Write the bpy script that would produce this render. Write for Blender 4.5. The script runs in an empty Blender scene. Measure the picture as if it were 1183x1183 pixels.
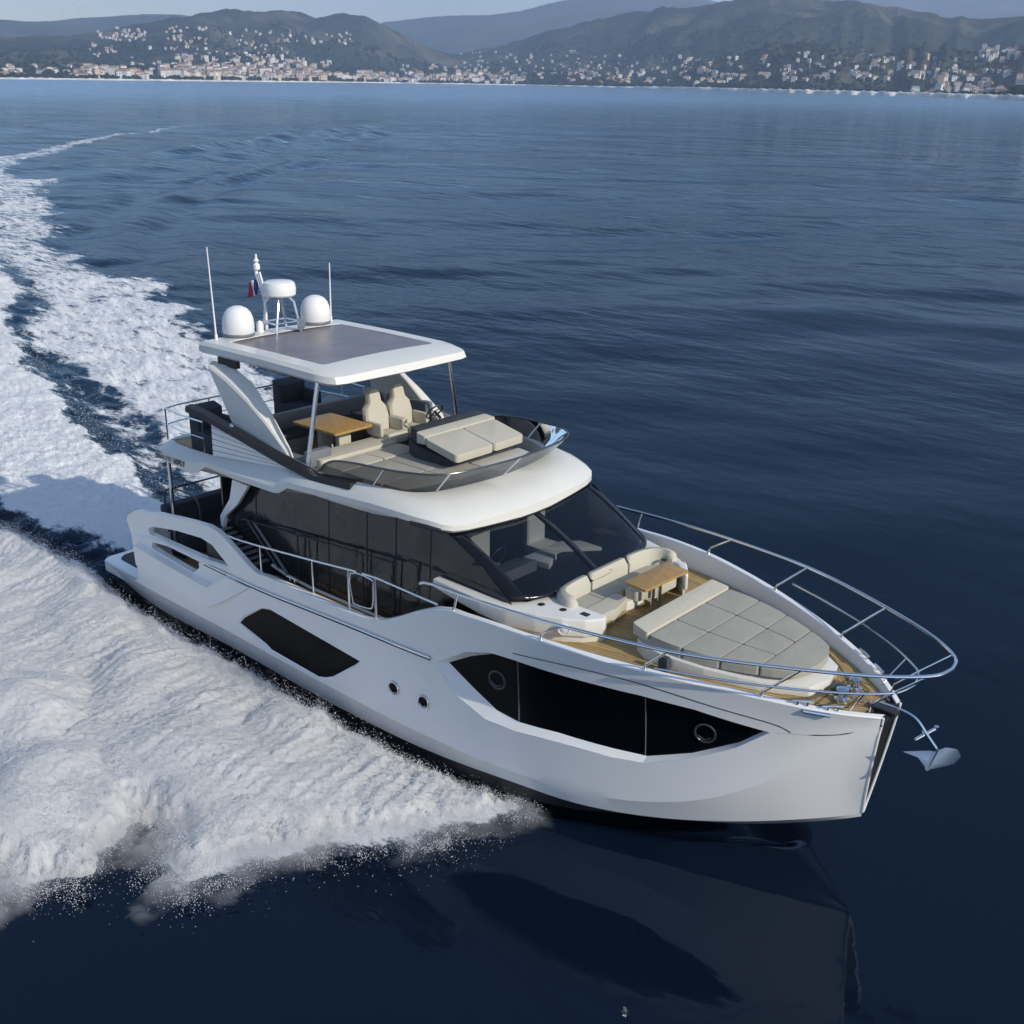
import bpy, bmesh, math, random
import numpy as np
from mathutils import Vector, Matrix, geometry
random.seed(7); rng = np.random.default_rng(11)
S = bpy.context.scene
PI = math.pi
# ------------------------------------------------------------------ camera
CAM = Vector((22.6582, -13.98, 11.1037))
cam_d = bpy.data.cameras.new("camera"); cam = bpy.data.objects.new("camera", cam_d)
S.collection.objects.link(cam); S.camera = cam
_r = Vector((0.759035, 0.650859, 0.015784)); _d = Vector((0.244239, -0.262192, -0.933597)); _f = Vector((-0.603501, 0.712487, -0.357978))
_m = Matrix((_r, -_d, -_f)).transposed().to_4x4(); _m.translation = CAM
cam.matrix_world = _m
cam_d.sensor_width = 36; cam_d.sensor_fit = 'HORIZONTAL'; cam_d.lens = 36 * 1.0907514
cam_d.shift_x = -0.018988; cam_d.shift_y = -0.00198
cam_d.clip_start = 0.1; cam_d.clip_end = 60000
# ------------------------------------------------------------------ light
SUN_EL, SUN_AZ = math.radians(29), math.radians(6)
w = bpy.data.worlds.new("World"); S.world = w; w.use_nodes = True
nt = w.node_tree; nt.nodes.clear()
sky = nt.nodes.new("ShaderNodeTexSky"); sky.sky_type = 'NISHITA'; sky.sun_disc = False
sky.sun_elevation = SUN_EL; sky.sun_rotation = PI / 2 - SUN_AZ
sky.air_density = 1.0; sky.dust_density = 0.3; sky.ozone_density = 6.0; sky.altitude = 0
bg = nt.nodes.new("ShaderNodeBackground"); bg.inputs[1].default_value = 0.15
out = nt.nodes.new("ShaderNodeOutputWorld")
tint = nt.nodes.new("ShaderNodeVectorMath"); tint.operation = 'MULTIPLY'; tint.inputs[1].default_value = (1.36, 1.04, 0.84)
nt.links.new(sky.outputs[0], tint.inputs[0]); nt.links.new(tint.outputs[0], bg.inputs[0]); nt.links.new(bg.outputs[0], out.inputs[0])
sd = bpy.data.lights.new("sun", 'SUN'); sd.energy = 3.3; sd.angle = math.radians(0.5); sd.color = (1, 0.93, 0.80)
sun = bpy.data.objects.new("sun", sd); S.collection.objects.link(sun)
sv = Vector((math.cos(SUN_EL) * math.cos(SUN_AZ), math.cos(SUN_EL) * math.sin(SUN_AZ), math.sin(SUN_EL)))
sun.rotation_euler = sv.to_track_quat('Z', 'Y').to_euler(); sun.location = (40, 10, 40)
S.view_settings.view_transform = 'Standard'; S.view_settings.look = 'None'
S.view_settings.exposure = 0.38; S.view_settings.gamma = 1
S.render.engine = 'CYCLES'
S.cycles.max_bounces = 8; S.cycles.transparent_max_bounces = 12; S.cycles.volume_bounces = 2
S.cycles.caustics_reflective = False; S.cycles.caustics_refractive = False
S.cycles.use_denoising = True

# ------------------------------------------------------------------ materials
MATS = {}
def mat(name, col, rough=0.5, metal=0.0, coat=0.0, spec=0.5, bump=None, var=None, alpha=None):
    m = bpy.data.materials.new(name); m.use_nodes = True
    n = m.node_tree; b = n.nodes["Principled BSDF"]
    b.inputs["Base Color"].default_value = (*col, 1); b.inputs["Roughness"].default_value = rough
    b.inputs["Metallic"].default_value = metal; b.inputs["Coat Weight"].default_value = coat
    b.inputs["Coat Roughness"].default_value = 0.06; b.inputs["Specular IOR Level"].default_value = spec
    if var or bump: tc = n.nodes.new("ShaderNodeTexCoord")
    if var:
        sc, amt = var
        t = n.nodes.new("ShaderNodeTexNoise"); t.inputs["Scale"].default_value = sc; t.inputs["Detail"].default_value = 6
        n.links.new(tc.outputs["Object"], t.inputs["Vector"])
        r = n.nodes.new("ShaderNodeMapRange"); r.inputs["From Min"].default_value = 0.3; r.inputs["From Max"].default_value = 0.7
        r.inputs["To Min"].default_value = 1 - amt; r.inputs["To Max"].default_value = 1 + amt
        n.links.new(t.outputs["Fac"], r.inputs["Value"])
        mx = n.nodes.new("ShaderNodeVectorMath"); mx.operation = 'SCALE'; mx.inputs[0].default_value = col
        n.links.new(r.outputs[0], mx.inputs["Scale"]); n.links.new(mx.outputs[0], b.inputs["Base Color"])
        r2 = n.nodes.new("ShaderNodeMapRange"); r2.inputs["To Min"].default_value = rough * 0.85; r2.inputs["To Max"].default_value = min(1, rough * 1.2)
        n.links.new(t.outputs["Fac"], r2.inputs["Value"]); n.links.new(r2.outputs[0], b.inputs["Roughness"])
    if bump:
        sc, st, ds = bump
        t = n.nodes.new("ShaderNodeTexNoise"); t.inputs["Scale"].default_value = sc; t.inputs["Detail"].default_value = 4
        n.links.new(tc.outputs["Object"], t.inputs["Vector"])
        bp = n.nodes.new("ShaderNodeBump"); bp.inputs["Strength"].default_value = st; bp.inputs["Distance"].default_value = ds
        n.links.new(t.outputs["Fac"], bp.inputs["Height"]); n.links.new(bp.outputs[0], b.inputs["Normal"])
    MATS[name] = m
    return m
gel = mat("gelcoat", (0.84, 0.835, 0.81), 0.28, coat=0.5, var=(0.7, 0.02))
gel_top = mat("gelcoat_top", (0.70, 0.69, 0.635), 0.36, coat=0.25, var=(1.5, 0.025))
anti = mat("antifouling", (0.012, 0.013, 0.016), 0.35)
blackg = mat("black_glass", (0.003, 0.003, 0.005), 0.12, spec=0.06)
frameg = mat("frame_black", (0.006, 0.007, 0.009), 0.15, spec=0.35)
saloong = mat("saloon_glass", (0.024, 0.025, 0.027), 0.07, spec=0.5, bump=(1.6, 0.07, 0.25), var=(1.6, 0.3))
blackp = mat("black_plastic", (0.015, 0.015, 0.017), 0.45)
seam = mat("seam_dark", (0.03, 0.03, 0.028), 0.7)
steel = mat("stainless", (0.72, 0.73, 0.75), 0.13, metal=1.0)
steeld = mat("dark_steel", (0.09, 0.095, 0.10), 0.3, metal=0.6)
cush = mat("cushion", (0.37, 0.355, 0.30), 0.85, spec=0.2, bump=(9, 0.25, 0.03), var=(2.2, 0.05))
cushl = mat("cushion_light", (0.50, 0.47, 0.385), 0.8, spec=0.25, bump=(8, 0.2, 0.03), var=(2.0, 0.04))
greyf = mat("grey_fabric", (0.055, 0.062, 0.072), 0.85, spec=0.2, bump=(14, 0.3, 0.02), var=(4, 0.12))
greyp = mat("grey_panel", (0.15, 0.16, 0.17), 0.5, var=(3, 0.05))
roofp = mat("roof_panel", (0.17, 0.145, 0.15), 0.32, spec=0.5, bump=(1.2, 0.15, 0.2), var=(1.3, 0.25))
white = mat("white_paint", (0.80, 0.80, 0.79), 0.4, coat=0.2)
red = mat("flag_red", (0.45, 0.03, 0.04), 0.8)
flagblue = mat("flag_blue", (0.02, 0.03, 0.16), 0.8)
gold = mat("inlay", (0.33, 0.27, 0.10), 0.5, var=(6, 0.1))
darkin = mat("interior_dark", (0.012, 0.013, 0.015), 0.6, spec=.2)
fluke_m = mat("anchor_steel", (0.42, 0.43, 0.45), 0.22, metal=1.0)
lightin = mat("interior_light", (0.75, 0.73, 0.66), 0.6)
greydeck = mat("grey_deck", (0.045, 0.043, 0.042), 0.7, var=(8, 0.15))

def wood(name, c1, c2, axis, grain):
    m = bpy.data.materials.new(name); m.use_nodes = True; n = m.node_tree; b = n.nodes["Principled BSDF"]
    tc = n.nodes.new("ShaderNodeTexCoord"); mp = n.nodes.new("ShaderNodeMapping")
    mp.inputs["Scale"].default_value = grain
    t = n.nodes.new("ShaderNodeTexNoise"); t.inputs["Scale"].default_value = 3; t.inputs["Detail"].default_value = 8; t.inputs["Roughness"].default_value = 0.65
    cr = n.nodes.new("ShaderNodeMix"); cr.data_type = 'RGBA'
    cr.inputs[6].default_value = (*c1, 1); cr.inputs[7].default_value = (*c2, 1)
    n.links.new(tc.outputs["Object"], mp.inputs[0]); n.links.new(mp.outputs[0], t.inputs["Vector"])
    rr = n.nodes.new("ShaderNodeMapRange"); rr.inputs["From Min"].default_value = 0.32; rr.inputs["From Max"].default_value = 0.68
    n.links.new(t.outputs["Fac"], rr.inputs["Value"]); n.links.new(rr.outputs[0], cr.inputs[0])
    b.inputs["Roughness"].default_value = 0.45
    if axis:   # caulked deck: dark seams every 6 cm across the plank attribute
        at = n.nodes.new("ShaderNodeAttribute"); at.attribute_name = "plank"
        dv = n.nodes.new("ShaderNodeMath"); dv.operation = 'DIVIDE'; dv.inputs[1].default_value = 0.068
        fr = n.nodes.new("ShaderNodeMath"); fr.operation = 'FRACT'
        lt = n.nodes.new("ShaderNodeMath"); lt.operation = 'LESS_THAN'; lt.inputs[1].default_value = 0.15
        n.links.new(at.outputs["Fac"], dv.inputs[0]); n.links.new(dv.outputs[0], fr.inputs[0]); n.links.new(fr.outputs[0], lt.inputs[0])
        wn = n.nodes.new("ShaderNodeTexWhiteNoise"); wn.noise_dimensions = '1D'; fl = n.nodes.new("ShaderNodeMath"); fl.operation = 'FLOOR'
        n.links.new(dv.outputs[0], fl.inputs[0]); n.links.new(fl.outputs[0], wn.inputs["W"])
        mr = n.nodes.new("ShaderNodeMapRange"); mr.inputs["To Min"].default_value = 0.72; mr.inputs["To Max"].default_value = 1.15
        n.links.new(wn.outputs["Value"], mr.inputs["Value"])
        sc = n.nodes.new("ShaderNodeVectorMath"); sc.operation = 'SCALE'
        n.links.new(cr.outputs[2], sc.inputs[0]); n.links.new(mr.outputs[0], sc.inputs["Scale"])
        m2 = n.nodes.new("ShaderNodeMix"); m2.data_type = 'RGBA'; m2.inputs[7].default_value = (0.025, 0.02, 0.015, 1)
        n.links.new(lt.outputs[0], m2.inputs[0]); n.links.new(sc.outputs[0], m2.inputs[6]); n.links.new(m2.outputs[2], b.inputs["Base Color"])
        b.inputs["Roughness"].default_value = 0.6
    else:
        n.links.new(cr.outputs[2], b.inputs["Base Color"])
    return m
teak = wood("teak_deck", (0.50, 0.345, 0.135), (0.34, 0.225, 0.085), True, (1.2, 14, 14))
teakt = wood("teak_table", (0.46, 0.29, 0.10), (0.30, 0.17, 0.055), False, (1.5, 12, 6))

def glassmat(name, col, transp, rough=0.02):
    m = bpy.data.materials.new(name); m.use_nodes = True; n = m.node_tree; n.nodes.clear()
    o = n.nodes.new("ShaderNodeOutputMaterial"); mx = n.nodes.new("ShaderNodeMixShader")
    tr = n.nodes.new("ShaderNodeBsdfTransparent"); tr.inputs[0].default_value = (*transp, 1)
    gl = n.nodes.new("ShaderNodeBsdfGlossy"); gl.inputs[0].default_value = (*col, 1); gl.inputs["Roughness"].default_value = rough
    fr = n.nodes.new("ShaderNodeFresnel"); fr.inputs[0].default_value = 1.5
    n.links.new(fr.outputs[0], mx.inputs[0]); n.links.new(tr.outputs[0], mx.inputs[1]); n.links.new(gl.outputs[0], mx.inputs[2])
    n.links.new(mx.outputs[0], o.inputs[0]); return m
wsg = glassmat("windshield_glass", (0.9, 0.95, 1), (0.50, 0.53, 0.57))
flyg = glassmat("tinted_screen", (0.9, 0.95, 1), (0.28, 0.27, 0.27))

# ------------------------------------------------------------------ mesh helpers
def link(o, parent=None):
    S.collection.objects.link(o)
    if parent: o.parent = parent
    return o
def finish(me, ang=35):
    me.update(); me.shade_smooth() if hasattr(me, "shade_smooth") else None
    me.polygons.foreach_set("use_smooth", [True] * len(me.polygons))
    me.set_sharp_from_angle(angle=math.radians(ang))
class MB:
    def __init__(s): s.v = []; s.f = []; s.mi = []; s.cur = 0
    def add(s, vs, fs):
        o = len(s.v); s.v += [tuple(p) for p in vs]; s.f += [tuple(o + i for i in f) for f in fs]; s.mi += [s.cur] * len(fs); return s
    def box(s, x0, x1, y0, y1, z0, z1):
        return s.add([(x, y, z) for z in (z0, z1) for x, y in ((x0, y0), (x1, y0), (x1, y1), (x0, y1))],
                     [(3, 2, 1, 0), (4, 5, 6, 7), (0, 1, 5, 4), (1, 2, 6, 5), (2, 3, 7, 6), (3, 0, 4, 7)])
    def bev(s, polyxy, z0, z1, b=0.03, seg=2):
        """vertical prism with bevelled edges; z1 may be a function of (x,y)"""
        bm = bmesh.new(); ft = z1 if callable(z1) else (lambda x, y: z1); fb = z0 if callable(z0) else (lambda x, y: z0)
        lo = [bm.verts.new((x, y, fb(x, y))) for x, y in polyxy]; hi = [bm.verts.new((x, y, ft(x, y))) for x, y in polyxy]
        n = len(lo); bm.faces.new(lo[::-1]); bm.faces.new(hi)
        for i in range(n): bm.faces.new((lo[i], lo[(i + 1) % n], hi[(i + 1) % n], hi[i]))
        bmesh.ops.recalc_face_normals(bm, faces=bm.faces)
        if b > 0: bmesh.ops.bevel(bm, geom=bm.edges[:], offset=b, segments=seg, profile=0.6, affect='EDGES', clamp_overlap=True)
        return s.bm(bm)
    def bm(s, bm):
        bm.verts.index_update()
        s.add([v.co[:] for v in bm.verts], [[v.index for v in f.verts] for f in bm.faces]); bm.free(); return s
    def rbox(s, x0, x1, y0, y1, z0, z1, b=0.03, seg=2):
        return s.bev([(x0, y0), (x1, y0), (x1, y1), (x0, y1)], z0, z1, b, seg)
    def tube(s, pts, r, n=8, closed=False, caps=True):
        P = [Vector(p) for p in pts]; N = len(P); rr = r if isinstance(r, (list, tuple)) else [r] * N
        vs = []; up = None
        for i in range(N):
            a = P[(i - 1) % N] if (closed or i > 0) else P[i]; c = P[(i + 1) % N] if (closed or i < N - 1) else P[i]
            t = (c - a).normalized()
            if up is None:
                up = Vector((0, 0, 1)) if abs(t.z) < 0.9 else Vector((1, 0, 0))
            sx = t.cross(up)
            if sx.length < 1e-4: sx = t.orthogonal()
            sx.normalize(); up = sx.cross(t).normalized()
            for k in range(n):
                q = 2 * PI * k / n; vs.append(P[i] + (sx * math.cos(q) + up * math.sin(q)) * rr[i])
        fs = []
        for i in range(N if closed else N - 1):
            for k in range(n):
                j = (i + 1) % N; fs.append((i * n + k, j * n + k, j * n + (k + 1) % n, i * n + (k + 1) % n))
        if caps and not closed: fs += [tuple(range(n)), tuple((N - 1) * n + k for k in range(n))[::-1]]
        return s.add(vs, fs)
    def lathe(s, prof, c, n=24, sc=(1, 1)):
        vs = []; fs = []
        for r, z in prof:
            for k in range(n): q = 2 * PI * k / n; vs.append((c[0] + r * math.cos(q) * sc[0], c[1] + r * math.sin(q) * sc[1], c[2] + z))
        for i in range(len(prof) - 1):
            for k in range(n): fs.append((i * n + k, i * n + (k + 1) % n, (i + 1) * n + (k + 1) % n, (i + 1) * n + k))
        fs += [tuple(range(n))[::-1], tuple((len(prof) - 1) * n + k for k in range(n))]
        return s.add(vs, fs)
    def rings(s, R, closed=True, cap0=False, cap1=False):
        n = len(R[0]); vs = [p for r in R for p in r]; fs = []
        for i in range(len(R) - 1):
            for k in range(n if closed else n - 1):
                fs.append((i * n + k, i * n + (k + 1) % n, (i + 1) * n + (k + 1) % n, (i + 1) * n + k))
        if cap0: fs.append(tuple(range(n))[::-1])
        if cap1: fs.append(tuple((len(R) - 1) * n + k for k in range(n)))
        return s.add(vs, fs)
    def build(s, name, m, parent=None, ang=35, mirror=False):
        v = list(s.v); f = list(s.f); mi = list(s.mi)
        if mirror:
            o = len(v); v += [(x, -y, z) for x, y, z in s.v]; f += [tuple(o + i for i in q[::-1]) for q in s.f]; mi += s.mi
        me = bpy.data.meshes.new(name); me.from_pydata(v, [], f); me.validate()
        for k in (m if isinstance(m, list) else [m]): me.materials.append(k)
        if max(mi or [0]) > 0: me.polygons.foreach_set("material_index", mi[:len(me.polygons)])
        finish(me, ang)
        return link(bpy.data.objects.new(name, me), parent)
def np_mesh(name, V, F, m, parent=None, smooth=True, attrs=None, mi=None):
    me = bpy.data.meshes.new(name); V = np.asarray(V, np.float32); F = np.asarray(F, np.int32); k = F.shape[1]
    me.vertices.add(len(V)); me.vertices.foreach_set("co", V.ravel())
    me.loops.add(F.size); me.loops.foreach_set("vertex_index", F.ravel())
    me.polygons.add(len(F)); me.polygons.foreach_set("loop_start", np.arange(0, F.size, k, dtype=np.int32))
    me.polygons.foreach_set("loop_total", np.full(len(F), k, np.int32))
    if smooth: me.polygons.foreach_set("use_smooth", np.ones(len(F), bool))
    for mm in (m if isinstance(m, list) else [m]): me.materials.append(mm)
    if mi is not None: me.polygons.foreach_set("material_index", np.asarray(mi, np.int32))
    me.update(calc_edges=True)
    for an, av in (attrs or {}).items():
        a = me.attributes.new(an, 'FLOAT', 'POINT'); a.data.foreach_set("value", np.asarray(av, np.float32))
    return link(bpy.data.objects.new(name, me), parent)
def tag(o, label=None, cat=None, group=None, kind=None):
    for k, v in (("label", label), ("category", cat), ("group", group), ("kind", kind)):
        if v: o[k] = v
    return o
def rnd(P, r=0.05, n=4):
    """round the corners of a closed xy polygon"""
    out = []; N = len(P)
    for i in range(N):
        a, b, c = Vector(P[i - 1]), Vector(P[i]), Vector(P[(i + 1) % N])
        u = (a - b); v = (c - b); d = min(r, u.length * .45, v.length * .45); p0 = b + u.normalized() * d; p1 = b + v.normalized() * d
        for k in range(n + 1):
            t = k / n; out.append(tuple((1 - t) ** 2 * p0 + 2 * t * (1 - t) * b + t * t * p1))
    return out
def spline(P, n=8, closed=False):
    P = [Vector(p) for p in P]; N = len(P); out = []
    for i in range(N if closed else N - 1):
        g = (lambda j: P[j % N]) if closed else (lambda j: P[min(max(j, 0), N - 1)])
        p0, p1, p2, p3 = g(i - 1), g(i), g(i + 1), g(i + 2)
        for k in range(n):
            t = k / n
            out.append(0.5 * ((2 * p1) + (p2 - p0) * t + (2 * p0 - 5 * p1 + 4 * p2 - p3) * t * t + (3 * p1 - p0 - 3 * p2 + p3) * t ** 3))
    if not closed: out.append(P[-1])
    return out
# ------------------------------------------------------------------ numpy noise
_pt = rng.permutation(256); _pt = np.concatenate([_pt, _pt]); _ga = rng.random(256) * 2 * PI
def perlin(x, y):
    xi = np.floor(x).astype(np.int64); yi = np.floor(y).astype(np.int64); xf = x - xi; yf = y - yi
    u = xf * xf * xf * (xf * (xf * 6 - 15) + 10); v = yf * yf * yf * (yf * (yf * 6 - 15) + 10)
    def g(ix, iy, fx, fy):
        a = _ga[_pt[(_pt[ix & 255] + iy) & 255]]; return np.cos(a) * fx + np.sin(a) * fy
    n00 = g(xi, yi, xf, yf); n10 = g(xi + 1, yi, xf - 1, yf); n01 = g(xi, yi + 1, xf, yf - 1); n11 = g(xi + 1, yi + 1, xf - 1, yf - 1)
    return 1.5 * ((n00 * (1 - u) + n10 * u) * (1 - v) + (n01 * (1 - u) + n11 * u) * v)
def fbm(x, y, o=5, g=0.5, l=2.03):
    s = 0; a = 1; t = 0
    for k in range(o): s = s + a * perlin(x + 17.3 * k, y - 9.1 * k); t += a; a *= g; x = x * l; y = y * l
    return s / t
def poly_sd(x, y, P):
    """signed distance to a polygon, positive inside"""
    P = np.asarray(P, float); d = np.full(x.shape, 1e9); ins = np.zeros(x.shape, bool)
    for i in range(len(P)):
        ax, ay = P[i - 1]; bx, by = P[i]; ex, ey = bx - ax, by - ay
        t = np.clip(((x - ax) * ex + (y - ay) * ey) / (ex * ex + ey * ey + 1e-12), 0, 1)
        d = np.minimum(d, (x - ax - t * ex) ** 2 + (y - ay - t * ey) ** 2)
        c = ((ay > y) != (by > y)) & (x < (bx - ax) * (y - ay) / (by - ay + 1e-12) + ax); ins ^= c
    return np.where(ins, 1, -1) * np.sqrt(d)
def line_d(x, y, P):
    P = np.asarray(P, float); d = np.full(x.shape, 1e9)
    for i in range(len(P) - 1):
        ax, ay = P[i]; ex, ey = P[i + 1] - P[i]
        t = np.clip(((x - ax) * ex + (y - ay) * ey) / (ex * ex + ey * ey + 1e-12), 0, 1)
        d = np.minimum(d, (x - ax - t * ex) ** 2 + (y - ay - t * ey) ** 2)
    return np.sqrt(d)
def sstep(a, b, x): t = np.clip((x - a) / (b - a), 0, 1); return t * t * (3 - 2 * t)

# ================================================================== SEA (world frame, water level z = 0)
F1 = [(-124.6,48.0),(-121.0,52.8),(-108.9,51.1),(-106.9,53.7),(-96.2,45.1),(-79.5,37.4),(-72.5,34.5),(-69.8,32.7),(-60.0,28.3),(-57.6,25.7),(-53.0,24.1),(-49.3,23.2),(-47.4,22.9),(-47.0,21.7),(-43.8,22.0),(-42.6,20.3),(-38.4,20.0),(-36.5,20.8),(-33.1,20.9),(-31.8,17.7),(-29.1,18.0),(-27.2,18.2),(-26.0,16.3),(-22.0,15.1),(-19.2,14.1),(-14.2,12.4),(-9.1,10.2),(-3.9,8.1),(-1.5,5.8),(-3.0,3.2),(-6.4,3.4),(-11.6,6.3),(-13.8,6.4),(-17.3,7.4),(-22.8,8.2),(-24.9,8.5),(-28.9,9.7),(-32.5,11.9),(-34.2,13.5),(-49.8,18.8),(-55.7,18.1),(-90,30)]
F2 = [(-56.4,17.3),(-49.8,18.8),(-46.1,17.6),(-38.6,14.5),(-35.1,13.3),(-32.4,11.4),(-28.9,9.6),(-25.1,8.2),(-20.4,6.4),(-16.2,5.0),(-12.4,4.0),(-8.3,2.8),(-5.5,2.1),(-3.0,1.2),(-1.2,.5),(-0.2,-.4),(-.5,-1.4),(-2.9,-1.75),(-5.1,-1.8),(-9.0,-1.2),(-15.2,-0.6),(-30,2),(-60,8)]
T1 = [(-28.9,9.7),(-22.8,8.2),(-17.3,7.4),(-13.8,6.4),(-11.6,6.3),(-6.4,3.6),(-2.5,3.0),(-1.0,2.2),(-1.5,1.2),(-5.2,1.9),(-8.3,2.8),(-12.4,4.0),(-16.2,5.0),(-20.4,6.4),(-25.3,8.1)]
ARC = [(-90,28),(-124.6,52.0),(-132.4,58.2),(-155.2,77.4),(-185.4,103.5),(-212.9,136.2),(-230.9,157.7)]
CREST = [[(-105.8,53.1),(-121.1,65.5),(-135.4,83.4),(-157.7,119.0),(-195.3,172.2),(-239.9,237.9)], [(-221.0,100.4),(-257.3,139.9),(-298.4,191.2),(-322.5,241.4),(-379.1,329.7)], [(-165,125),(-194.2,153.3),(-210.3,189.0),(-228.6,227.1),(-231.5,260.0)],
         [(-98,52),(-112,66),(-127,86),(-149,122),(-186,178),(-230,245)], [(-46,24),(-58,32),(-74,46),(-90,62),(-112,95)]]
SP = [(-40,-6),(-20,-3.2),(-10.0,-2.1),(-5.2,-2.35),(-2.1,-2.2),(-.6,-2.15),(0.7,-2.42),(2.9,-2.5),(5.5,-2.5),(7.9,-2.55),(9.3,-2.5),(10.7,-2.35),(11.7,-2.25),(12.3,-2.1),(12.8,-1.9),(12.75,-2.5),(12.4,-3.3),(12.1,-4.3),(11.3,-5.0),(10.8,-5.9),(10.5,-6.7),(10.3,-7.3),(9.5,-7.1),(9.0,-6.6),(8.5,-6.8),(8.8,-7.4),(9.15,-7.8),(8.8,-8.4),(8.6,-8.9),(8.0,-8.8),(7.6,-9.6),(4,-12),(-4,-15),(-20,-18),(-40,-18)]
PP = [(-4,8),(0,7.0),(5,5.6),(9,4.0),(11,2.9),(12.4,2.3),(12,1.6),(0,2.2),(-1.5,3.0)]       # foam on the far side of the hull
cx0, cy0 = CAM.x, CAM.y
def waves(x, y, cell):
    """height of the open water; components shorter than the local mesh cell are dropped"""
    r = np.random.default_rng(5); h = np.zeros_like(x)
    wx = x + 3.0 * perlin(x * .021, y * .021); wy = y + 3.0 * perlin(x * .019 + 40, y * .019)
    for L, a, dr in ((46, .10, 2.2), (31, .075, 1.8), (19, .055, 2.5), (11.5, .036, 1.95), (7.3, .022, 2.6), (4.3, .010, 2.1), (2.4, .003, 1.7), (1.3, .0011, 2.4)):
        for k in range(3):
            th = dr + r.uniform(-.45, .45); Lk = L * r.uniform(.8, 1.25); ph = r.uniform(0, 6.28); kk = 2 * PI / Lk
            wgt = np.clip((Lk / cell - 2.5) / 3, 0, 1) if not np.isscalar(cell) else 1
            h += wgt * a / 1.7 * np.sin(kk * (wx * math.cos(th) + wy * math.sin(th)) + ph)
    return h * (0.33 + 0.95 * sstep(18, 75, np.hypot(x - cx0, y - cy0)))
def foam_field(x, y):
    dist = np.hypot(x - cx0, y - cy0)
    jit = np.clip(dist / 30, .35, 3)
    n1 = fbm(x * .55 / jit, y * .55 / jit, 4); n2 = fbm(x * 2.1 / jit + 9, y * 2.1 / jit, 3)
    j = (n1 * .9 + n2 * .45) * jit * .75
    f1 = sstep(-1.0, .5, (poly_sd(x, y, F1) + j) / jit) * (.66 + .12 * sstep(-60, -15, x))
    core = sstep(0, 1, (poly_sd(x, y, F1) + j * 2) / (jit * 4)) * .04
    f2 = sstep(-.7, .6, (poly_sd(x, y, F2) + j) / jit) * .92 * sstep(-60, -50, x + 3 * n1)
    t1 = sstep(-.6, .8, (poly_sd(x, y, T1) + j) / jit) * (.50 + .14 * sstep(-20, -10, x))
    sp = sstep(-.35, .5, poly_sd(x, y, SP) + j * .5) * (.45 + .45 * sstep(-22, -9, x)) * sstep(-39, -20, x + 2 * n1)
    pp = sstep(-.3, .8, poly_sd(x, y, PP) + j * .6) * .75
    da = line_d(x, y, ARC); wd = np.interp(x, [-231, -155, -110, -90], [1.2, 3.5, 6.0, 4.0])
    ar = (1 - sstep(.35, 1.0, (da + j * .8) / wd)) * .62
    a2 = (1 - sstep(.3, 1, (line_d(x, y, [(-90, 24), (-125, 44), (-175, 70), (-260, 110)]) + j) / 8.0)) * .45
    return np.clip(np.maximum.reduce([f1 + core, f2, t1, sp, pp, ar, a2]), 0, 1), f1, f2
def wake_height(x, y, f1, f2, dist):
    h = np.zeros_like(x)
    for i, c in enumerate(CREST):
        d = line_d(x, y, c); s = (3.5, 6.0, 4.0, 3.0, 1.4)[i]; e = np.minimum(np.hypot(x - c[0][0], y - c[0][1]), 60) / 60
        h += (.75, .8, .6, .5, .25)[i] * np.exp(-(d / s) ** 2) * (.35 + .65 * e) - .22 * np.exp(-((d - 2.2 * s) / s) ** 2)
    rough = (f1 / .72) * (1 - sstep(90, 300, dist))
    j = np.clip(dist / 30, .5, 3)
    h += rough * (.16 * fbm(x * .35 + y * .12, y * .8, 4) + .09 * fbm(x * 1.3 / j, y * 2.8 / j + x * .5 / j, 4, .6)) * np.clip(j, .6, 1.6)
    h += (f2 / .92) * (.22 + .30 * np.abs(fbm(x * .45, y * .45, 5, .6)) + .08 * fbm(x * 3, y * 3, 3, .7))
    # hollow water in the lee of the transom and beside the hull
    d = poly_sd(x, y, T1); h += -.18 * sstep(-.5, 1.5, d) + sstep(-.5, 1, d) * .12 * fbm(x * 1.6, y * 1.6, 4, .6)
    return h
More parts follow.
